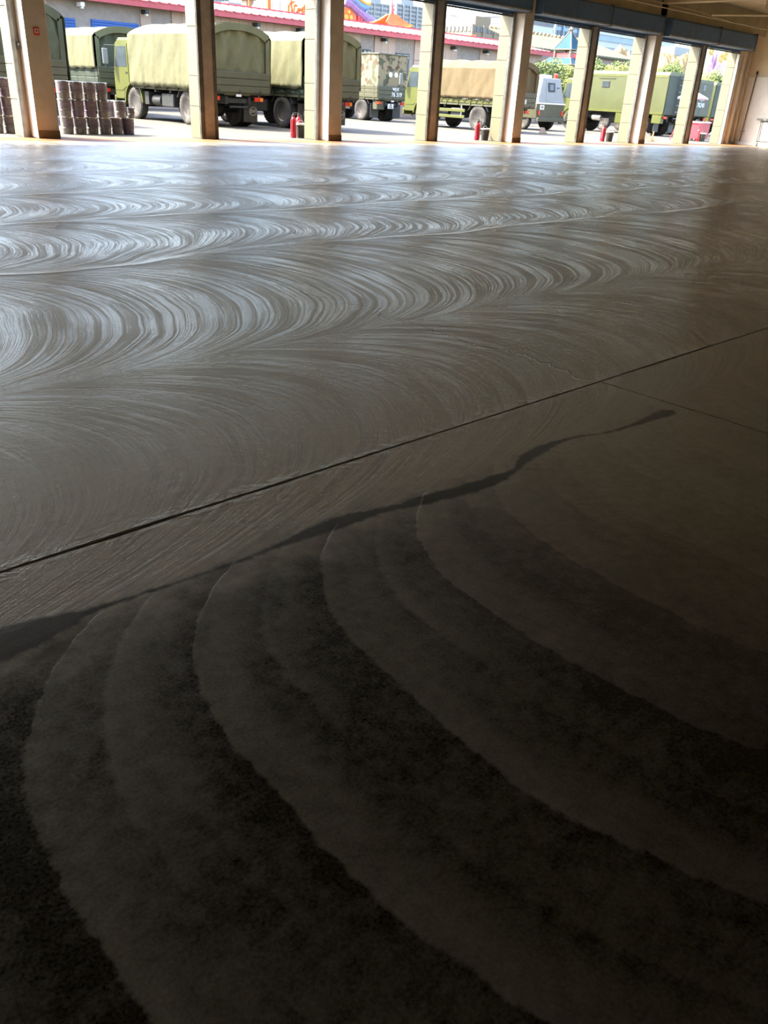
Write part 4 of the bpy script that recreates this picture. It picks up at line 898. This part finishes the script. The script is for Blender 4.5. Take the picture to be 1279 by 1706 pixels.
# low pink wall and sage tiled roof beyond
lw = empty('boundary_building', (0, 46, 0)); tag(lw, 'pale pink building with sage green tiled roof and ochre ridge', 'building')
xa = P(812, 66, 50)[0] + 3; xb = P(1056, 100, 46)[0]; zt = P(930, 86, 46)[2]
MB().box(xa - 3, xb, 0, 6, 0, zt).build('wall', mat('pale_pink_wall', (0.34, 0.265, 0.25), 0.8), lw)
n = int((xb - xa + 3) / 0.55); me = MB().prism([(-0.5, -0.12), (4.0, 1.25), (4.0, 1.40), (-0.5, 0.06)], 0, 0.5, 'X').mesh('roof_tile_row', 0.03)
for i in range(n): o = put('roof_tile_row', me, GREENR, lw); o.location = (xa - 3 + i * 0.55, 0, zt)
for i in range(n): o = MB().lathe([(0.02, 0), (0.12, 0.03), (0.14, 0.12), (0.07, 0.22), (0.02, 0.25)], 8, (xa - 3 + i * 0.55 + 0.25, 4.0, zt + 1.36)).build('ridge_ornament', ROCK, lw, smooth=True)
o = MB().lathe([(0.02, -0.05), (0.2, -0.05), (0.2, 0.02), (0.02, 0.02)], 16, (P(931, 92, 46)[0], -0.03, P(931, 92, 46)[2] - 0.5), 'Y').build('round_vent', BLACKM, lw)

# ------------------------------------------------------------------ far buildings
def tower(name, label, px0, px1, ptop, Y, wall, winm, rows, cols, depth=None, kind='grid', pbot=70, roofbox=0):
    a = P(px0, ptop, Y); b = P(px1, ptop, Y); zt = P((px0 + px1) / 2, ptop, Y)[2]; w = b[0] - a[0]; depth = depth or w * 0.7
    t = empty(name, (a[0] + w / 2, Y, 0)); tag(t, label, 'building', 'distant buildings')
    MB().box(-w / 2, w / 2, 0, depth, 0, zt).build('wall', wall, t)
    th = 0.012 * w
    if kind == 'grid':
        wm = MB()
        for r in range(rows):
            z1 = zt * (1 - (r + 0.2) / rows); z0 = zt * (1 - (r + 0.75) / rows)
            for c in range(cols):
                x0 = -w / 2 + w * (c + 0.18) / cols; x1 = -w / 2 + w * (c + 0.82) / cols
                wm.box(x0, x1, -th, th, z0, z1)
                y0 = depth * (c + 0.18) / cols; wm.box(-w / 2 - th, -w / 2 + th, y0, depth * (c + 0.82) / cols, z0, z1)
        o = wm.build('windows', winm, t, fix=False); o['kind'] = 'stuff'
        for c in range(0, cols + 1, 3): MB().box(-w / 2 + w * c / cols - w * 0.02, -w / 2 + w * c / cols + w * 0.02, -w * 0.03, 0, 0, zt).build('pier', wall, t)
    else:
        for r in range(rows):
            z1 = zt * (1 - (r + 0.35) / rows); z0 = zt * (1 - (r + 0.85) / rows)
            MB().box(-w / 2 + 0.02 * w, w / 2 - 0.02 * w, -th, th, z0, z1).build('window_band', winm, t)
            MB().box(-w / 2 - th, -w / 2 + th, 0.02 * depth, 0.98 * depth, z0, z1).build('window_band', winm, t)
            MB().box(-w / 2 - th * 2, w / 2 + th * 2, -th * 2, depth, z1, z1 + zt * 0.1 / rows).build('floor_slab', wall, t)
    if roofbox: MB().box(-w * 0.2, w * 0.25, depth * 0.2, depth * 0.7, zt, zt + roofbox).build('roof_house', wall, t)
    return t
tower('apartment_tower', 'grey apartment tower just right of the ornate temple gable', 611, 648, 5, 260, TOWER, TOWERW, 22, 9, roofbox=4)
tower('apartment_tower', 'grey apartment tower nearest the fourth pillar, wider of the pair', 660, 706, 9, 270, TOWER, TOWERW, 24, 12, roofbox=4)
tower('apartment_tower', 'dull grey apartment tower right of the second pillar above red roof', 350, 381, -4, 240, TOWER, TOWERW, 22, 8)
tower('grey_hall', 'low grey hall roofline between second pillar and cream post', 380, 405, 4, 90, TOWER, TOWERW, 3, 4)
cb_ = tower('window_block', 'stepped cream building with rows of dark windows behind red roof', 786, 842, 44, 116, CREAMB, TOWERW, 9, 9, roofbox=1.6, depth=9)
tower('pale_hall', 'pale blue-grey low hall beside the lattice mast', 735, 758, 49, 140, GREYP, GLASSB, 3, 2, kind='band')
tower('white_office', 'white office building with horizontal window bands right of fifth pillar', 874, 925, 22, 150, WHITEB, TOWERW, 7, 1, kind='band', depth=14)
tower('glass_tower', 'blue glass curtain-wall tower beside the white banded office', 927, 972, 22, 165, GLASSB, TOWERW, 12, 10, depth=16)
tower('white_tower', 'white banded tower seen between sixth and seventh pillars', 990, 1062, 34, 175, WHITEB, GLASSB, 8, 1, kind='band', depth=16)
tower('banded_tower', 'white tower with blue bands between seventh and eighth pillars', 1082, 1128, 52, 180, WHITEB, GLASSB, 8, 1, kind='band', depth=16)
tower('grey_villa', 'low grey building with dark roof above the bushes left of eighth pillar', 1124, 1160, 80, 95, GREYP, TOWERW, 3, 4, kind='band')
# lattice mast
mt = empty('lattice_mast', (P(757, 30, 130)[0], 130, 0)); tag(mt, 'tall thin lattice mast behind the red roof', 'mast')
zt = P(757, 8, 130)[2]; MB().tube((0, 0, 0), (0, 0, zt), 0.10, 6).build('pole', GREYP, mt)
for k in range(3): MB().box(-1.6, 1.6, -0.05, 0.05, zt - 2 - k * 3.2, zt - 1.8 - k * 3.2).build('cross_arm', GREYP, mt)

# ------------------------------------------------------------------ ornate gatehouse and park structures
gt = empty('ornate_gatehouse', (0, 58, 0)); tag(gt, 'ornate red and violet temple gable with orange medallion above red roof', 'building')
def p58(px, py): q = P(px, py, 58); return (q[0], q[2])
base = [p58(552, 60), p58(552, 8), p58(575, 3), p58(588, 10), p58(600, 22), p58(615, 34), p58(632, 44), p58(650, 50), p58(660, 60)]
MB().prism(base, 0.35, 3.5, 'Y').build('gable_wall', YELLOW, gt)
MB().prism([p58(556, 55), p58(556, 12), p58(575, 8), p58(590, 18), p58(597, 28), p58(598, 55)], 0.15, 0.4, 'Y').build('red_panel', CRIMSON, gt)
ridge_pts = [(572, 1), (584, 6), (594, 16), (606, 27), (620, 37), (634, 45), (650, 49)]
for i, (a, b) in enumerate(zip(ridge_pts[:-1], ridge_pts[1:])):
    q0 = p58(*a); q1 = p58(*b); MB().tube((q0[0], 0.0, q0[1]), (q1[0], 0.0, q1[1]), 0.36, 10).build('ridge_roll', PURPLE, gt)
for i, (a, b) in enumerate(zip([(580, -8), (588, 2), (596, 9), (604, 14)], [(588, 2), (596, 9), (604, 14), (609, 12)])):
    q0 = p58(*a); q1 = p58(*b); MB().tube((q0[0], -0.2, q0[1]), (q1[0], -0.2, q1[1]), 0.26, 10).build('upper_ridge_roll', BLUET, gt)
    MB().tube((q0[0] + 0.25, -0.25, q0[1] + 0.3), (q1[0] + 0.25, -0.25, q1[1] + 0.3), 0.14, 8).build('upper_ridge_trim', YELLOW, gt)
c = p58(580, 30)
for r, m_, d in ((1.05, CRIMSON, 0.10), (0.86, PINKS, 0.04), (0.74, ORANGE, -0.02)): MB().lathe([(0.02, d), (r, d), (r, d + 0.1), (0.02, d + 0.1)], 28, (c[0], 0, c[1]), 'Y').build('medallion_ring', m_, gt)
for (dx, dz, r, m_) in ((-0.25, 0.05, 0.2, YELLOW), (0.25, 0.05, 0.2, YELLOW), (0, -0.35, 0.25, BARK), (0, 0.42, 0.16, YELLOW)): MB().lathe([(0.02, -0.1), (r * 0.8, -0.08), (r, 0.0), (r, 0.05)], 14, (c[0] + dx, -0.04, c[1] + dz), 'Y').build('medallion_boss', m_, gt, smooth=True)
for px in (597, 601): q = p58(px, 38); MB().lathe([(0.12, -0.7), (0.18, -0.3), (0.12, 0.2), (0.16, 0.6)], 10, (q[0], 0.0, q[1])).build('baluster', CRIMSON, gt, smooth=True)
# orange pavilion ornament
pv2 = empty('pavilion_roof', (P(652, 40, 54)[0], 54, 0)); tag(pv2, 'small orange pavilion roof with curled corners and red finial', 'pavilion')
zb = P(652, 46, 54)[2]
def curl(u, v):
    x = (u - 0.5) * 2; s = 0.25 + 0.75 * (1 - v); return (x * 1.55 * s, 0, zb + 0.9 * v ** 1.4 + 0.28 * (abs(x) ** 3) * (1 - v))
for sy, k in ((-1, 0), (1, 1)):
    g = MB().grid(lambda u, v: (curl(u, v)[0], sy * 0.9 * (0.25 + 0.75 * (1 - v)), curl(u, v)[2]), 14, 6).build('roof_slope', ORANGE, pv2); so = g.modifiers.new('t', 'SOLIDIFY'); so.thickness = 0.15
MB().lathe([(0.16, 0), (0.12, 0.4), (0.05, 0.8), (0.02, 1.5)], 10, (0, 0, zb + 0.85)).build('finial', CRIMSON, pv2, smooth=True)
for x in (-0.7, -0.25, 0.25, 0.7): MB().lathe([(0.1, 0), (0.13, 0.2), (0.1, 0.75)], 8, (x, -0.4, zb - 0.6)).build('pillar', WHITEP, pv2, smooth=True)
MB().box(-1.1, 1.1, -0.7, 0.7, 0, zb - 0.6).build('plinth', CRIMSON, pv2)
# orange dragon-like ridge ornament, post, ring, thin rods
on = empty('roof_ornament', (P(497, 24, 54)[0], 54, P(497, 29, 54)[2])); tag(on, 'orange curled roof ornament just left of the third pillar', 'ornament')
for k in range(9):
    a = -0.9 + k * 0.24; MB().path([(a * 0.75, 0, 0), (a * 0.95, 0.05 * (-1) ** k, 0.3 + 0.12 * math.sin(k * 2.1)), (a * 1.1 + 0.1, 0, 0.62 + 0.2 * math.sin(k * 1.3)), (a * 1.0 + 0.3, 0, 0.8 + 0.25 * math.cos(k))], 0.085, 6).build('curl', ORANGE, on)
MB().box(-1.0, 1.0, -0.3, 0.3, -3.0, 0.05).build('ornament_base', CRIMSON, on)
def post(name, px, Y, ptop, w, m_, label, cat):
    q = P(px, ptop, Y); o = empty(name, (q[0], Y, 0)); tag(o, label, cat)
    MB().box(-w, w, -w, w, 0, q[2]).build('shaft', m_, o, 0.03); MB().box(-w * 1.4, w * 1.4, -w * 1.4, w * 1.4, q[2] - w, q[2]).build('cap', m_, o, 0.03); return o
post('orange_post', 447, 56, -8, 0.14, ORANGE, 'tall square orange post beside the white ring wheel', 'post')
post('cream_pylon', 412, 60, -8, 0.34, CREAMB, 'thick cream pylon left of the white ring wheel', 'pylon')
post('brown_post', 414.5, 59.2, -8, 0.06, ORANGE, 'thin brown-orange post right against the cream pylon', 'post')
post('orange_stub_post', 785, 54, 58, 0.22, ORANGE, 'short orange post standing above the red roof left of fifth pillar', 'post')
fw = empty('ring_wheel', (P(430, 18, 58)[0], 58, P(430, 20, 58)[2])); tag(fw, 'white ring wheel ride between cream pylon and orange post', 'wheel')
n = 28; rr = 0.56
MB().path([(rr * math.cos(2 * math.pi * i / n), 0, rr * math.sin(2 * math.pi * i / n)) for i in range(n + 1)], 0.06, 6).build('ring', WHITEP, fw)
for k in range(12): a = 2 * math.pi * k / 12; MB().tube((0, 0, 0), (rr * math.cos(a), 0, rr * math.sin(a)), 0.025, 5).build('spoke', WHITEP, fw)
MB().tube((0, -0.2, 0), (0, 0.2, 0), 0.12, 10).build('hub', GREYP, fw)
for s in (-1, 1): MB().tube((0, 0.15 * s, 0), (0.6 * s, 0.3 * s, -P(430, 20, 58)[2]), 0.06, 6).build('support', WHITEP, fw)
sc = empty('ride_scaffold', (P(470, 10, 64)[0], 64, 0)); tag(sc, 'scaffold of thin upright rods and ties left of the third pillar', 'scaffold')
for i, px in enumerate((453, 457, 462, 466, 471, 476, 481, 485)):
    q = P(px, -6, 64); MB().tube((q[0] - sc.location.x, 0, 0), (q[0] - sc.location.x, 0, q[2]), 0.035 if i % 3 else 0.09, 6).build('upright', [STEEL, GREYP, CREAMB][i % 3], sc)
for z in (4.5, 6.0, 7.5): MB().tube((P(452, 10, 64)[0] - sc.location.x, 0.05, z), (P(487, 10, 64)[0] - sc.location.x, 0.05, z), 0.03, 6).build('tie', STEEL, sc)
# teal pagoda
pg = empty('pagoda', (P(950, 60, 43.3)[0], 43.3, 0)); tag(pg, 'two-tier teal tiled pagoda with cream ridges left of sixth pillar', 'pagoda')
def zz(py): return P(950, py, 43.3)[2]
def hip(z0, z1, w0, w1, m_, name):
    mb = MB(); mb.v = [(-w0, -w0, z0), (w0, -w0, z0), (w0, w0, z0), (-w0, w0, z0), (-w1, -w1, z1), (w1, -w1, z1), (w1, w1, z1), (-w1, w1, z1)]
    mb.f = [(0, 3, 2, 1), (4, 5, 6, 7), (0, 1, 5, 4), (1, 2, 6, 5), (2, 3, 7, 6), (3, 0, 4, 7)]
    r = mb.build(name, m_, pg)
    for i in range(4): MB().tube(mb.v[i], mb.v[i + 4], 0.045, 7).build('ridge', CREAMB, r)
    for i in range(4): MB().tube(mb.v[i], mb.v[(i + 1) % 4], 0.045, 7).build('eave', CREAMB, r)
hip(zz(84), zz(52), 0.82, 0.05, TEALT, 'upper_roof'); hip(zz(110), zz(98), 1.5, 0.9, TEALT, 'lower_roof')
for sx in (-0.73, 0.73):
    for sy in (-0.73, 0.73): MB().tube((sx, sy, zz(98)), (sx, sy, zz(84)), 0.09, 8).build('upper_post', CREAMB, pg)
for sx in (-1.1, 1.1):
    for sy in (-1.1, 1.1): MB().tube((sx, sy, 0), (sx, sy, zz(109)), 0.13, 8).build('lower_post', CREAMB, pg)
MB().box(-0.68, 0.68, -0.68, 0.68, zz(98), zz(90)).build('balustrade', CRIMSON, pg); MB().box(-0.78, 0.78, -0.78, 0.78, zz(98) - 0.06, zz(98)).build('deck', CREAMB, pg)
MB().lathe([(0.12, 0), (0.2, 0.12), (0.1, 0.25), (0.03, 1.1)], 10, (0, 0, zz(52))).build('finial', CREAMB, pg, smooth=True)

# ------------------------------------------------------------------ rockwork and plants
def rock(name, px0, px1, ptop, Y, label, seed, m_=ROCK):
    a = P(px0, ptop, Y)[0]; b = P(px1, ptop, Y)[0]; zt = P((px0 + px1) / 2, ptop, Y)[2]; w = b - a
    def fn(u, v):
        x = (u - 0.5) * w; y = (v - 0.5) * 4; e = min(1, 6 * min(u, 1 - u)) * math.sin(math.pi * min(1, max(0, v))) ** 0.5 if 0 < v < 1 else 0
        h = zt * e * (0.92 + 0.16 * mnoise.noise((x * 0.8 + seed, y * 0.8, 0)) + 0.08 * mnoise.noise((x * 3 + seed, y * 3, 1)))
        return (x, y, max(0, h))
    o = MB().grid(fn, 70, 14).build(name, m_, None, smooth=False); o.location = ((a + b) / 2, Y, -0.02); tag(o, label, 'rocks'); return o
rock('rockwork', 985, 1062, 77, 54, 'ochre artificial rockwork behind the bushes between sixth and seventh pillars', 3.0)
rock('rockwork', 1090, 1165, 86, 56, 'reddish ochre rockwork between seventh and eighth pillars', 8.0)
def leaves(mb, c, r, n, rng, size, sq=1.0):
    for _ in range(n):
        while True:
            d = Vector((rng.uniform(-1, 1), rng.uniform(-1, 1), rng.uniform(-1, 1)))
            if 0.25 < d.length < 1: break
        p = Vector(c) + Vector((d.x * r, d.y * r, d.z * r * sq)); a = Vector((rng.gauss(0, 1), rng.gauss(0, 1), rng.gauss(0, 1))).normalized(); b = a.orthogonal().normalized()
        s = size * rng.uniform(0.6, 1.3); q = len(mb.v); cc = a.cross(b) * s * 0.12
        mb.v += [tuple(p - a * s), tuple(p + b * s * 0.45 + cc), tuple(p + a * s), tuple(p - b * s * 0.45 + cc)]; mb.f += [(q, q + 1, q + 2, q + 3)]
def bush(name, px, ptop, Y, w, label, seed, m_=LEAF, base=None):
    rng = random.Random(seed); q = P(px, ptop, Y); h = q[2] * 1.10; o = empty(name, (q[0], Y, 0)); tag(o, label, 'bush', 'bushes beyond the yard')
    mb = MB(); stem = MB()
    for k in range(9):
        cx, cy, cz = rng.uniform(-w, w) * 0.6, rng.uniform(-0.6, 0.6), h * rng.uniform(0.55, 0.86); r = w * rng.uniform(0.35, 0.5)
        cz = min(cz, h - r * 0.75); leaves(mb, (cx, cy, cz), r, 240, rng, 0.12); stem.tube((cx * 0.2, cy * 0.2, 0), (cx, cy, cz), 0.05, 6, 0.02)
    mb.build('foliage', m_, o, fix=False); stem.build('stems', BARK, o)
bush('bush', 918, 103, 37.2, 1.3, 'round leafy bush above the patrol vehicle roof', 1)
bush('bush', 944, 112, 39.9, 1.0, 'yellow-green bush behind the long box truck cab', 2, LEAFY)
bush('bush', 998, 98, 42.5, 1.3, 'tall dark bush above the long box truck near sixth pillar', 3)
bush('bush', 1024, 106, 40.0, 1.1, 'middle bush of the row above the long box truck', 4, LEAFY)
bush('bush', 1046, 104, 42.8, 1.4, 'bush above the long box truck close to the seventh pillar', 5)
bush('bush', 1108, 106, 42, 1.5, 'bush above the box truck rear right of the seventh pillar', 6)
bush('bush', 1128, 112, 44, 1.5, 'dark low bush beside the eighth pillar', 7)
bush('bush', 1180, 116, 46, 1.6, 'leafy bush above the numbered box truck rear', 8, LEAFY)
bush('bush', 1196, 121, 47, 1.5, 'bright broad-leaved bush near the last pillar', 9)
# flower sculpture far right
fs = empty('flower_sculpture', (P(1190, 110, 60)[0], 60, 0)); tag(fs, 'tall pink and yellow flower sculpture near the last pillar', 'sculpture')
for (px, py, m_) in ((1184, 84, YELLOW), (1200, 97, YELLOW), (1208, 93, YELLOW), (1181, 112, PINKS), (1196, 112, PINKS)):
    q = P(px, py, 60); x0 = q[0] - fs.location.x
    MB().tube((x0 * 0.6, 0, 0), (x0, 0, q[2]), 0.16, 8).build('stalk', PINKS, fs)
    fl = MB()
    for k in range(7):
        a = 2 * math.pi * k / 7; fl.lathe([(0.02, -0.1), (0.3, -0.02), (0.3, 0.04), (0.02, 0.1)], 10, (x0 + 0.42 * math.cos(a), -0.1, q[2] + 0.34 * math.sin(a)), 'Y')
    fl.build('flower_head', m_, fs)
for (px, py) in ((1184, 98), (1190, 95)): q = P(px, py, 61); MB().lathe([(0.1, -1.5), (0.35, -0.9), (0.28, 0.2), (0.05, 0.7)], 12, (q[0] - fs.location.x, 0.9, q[2])).build('petal_column', PURPLE, fs, smooth=True)
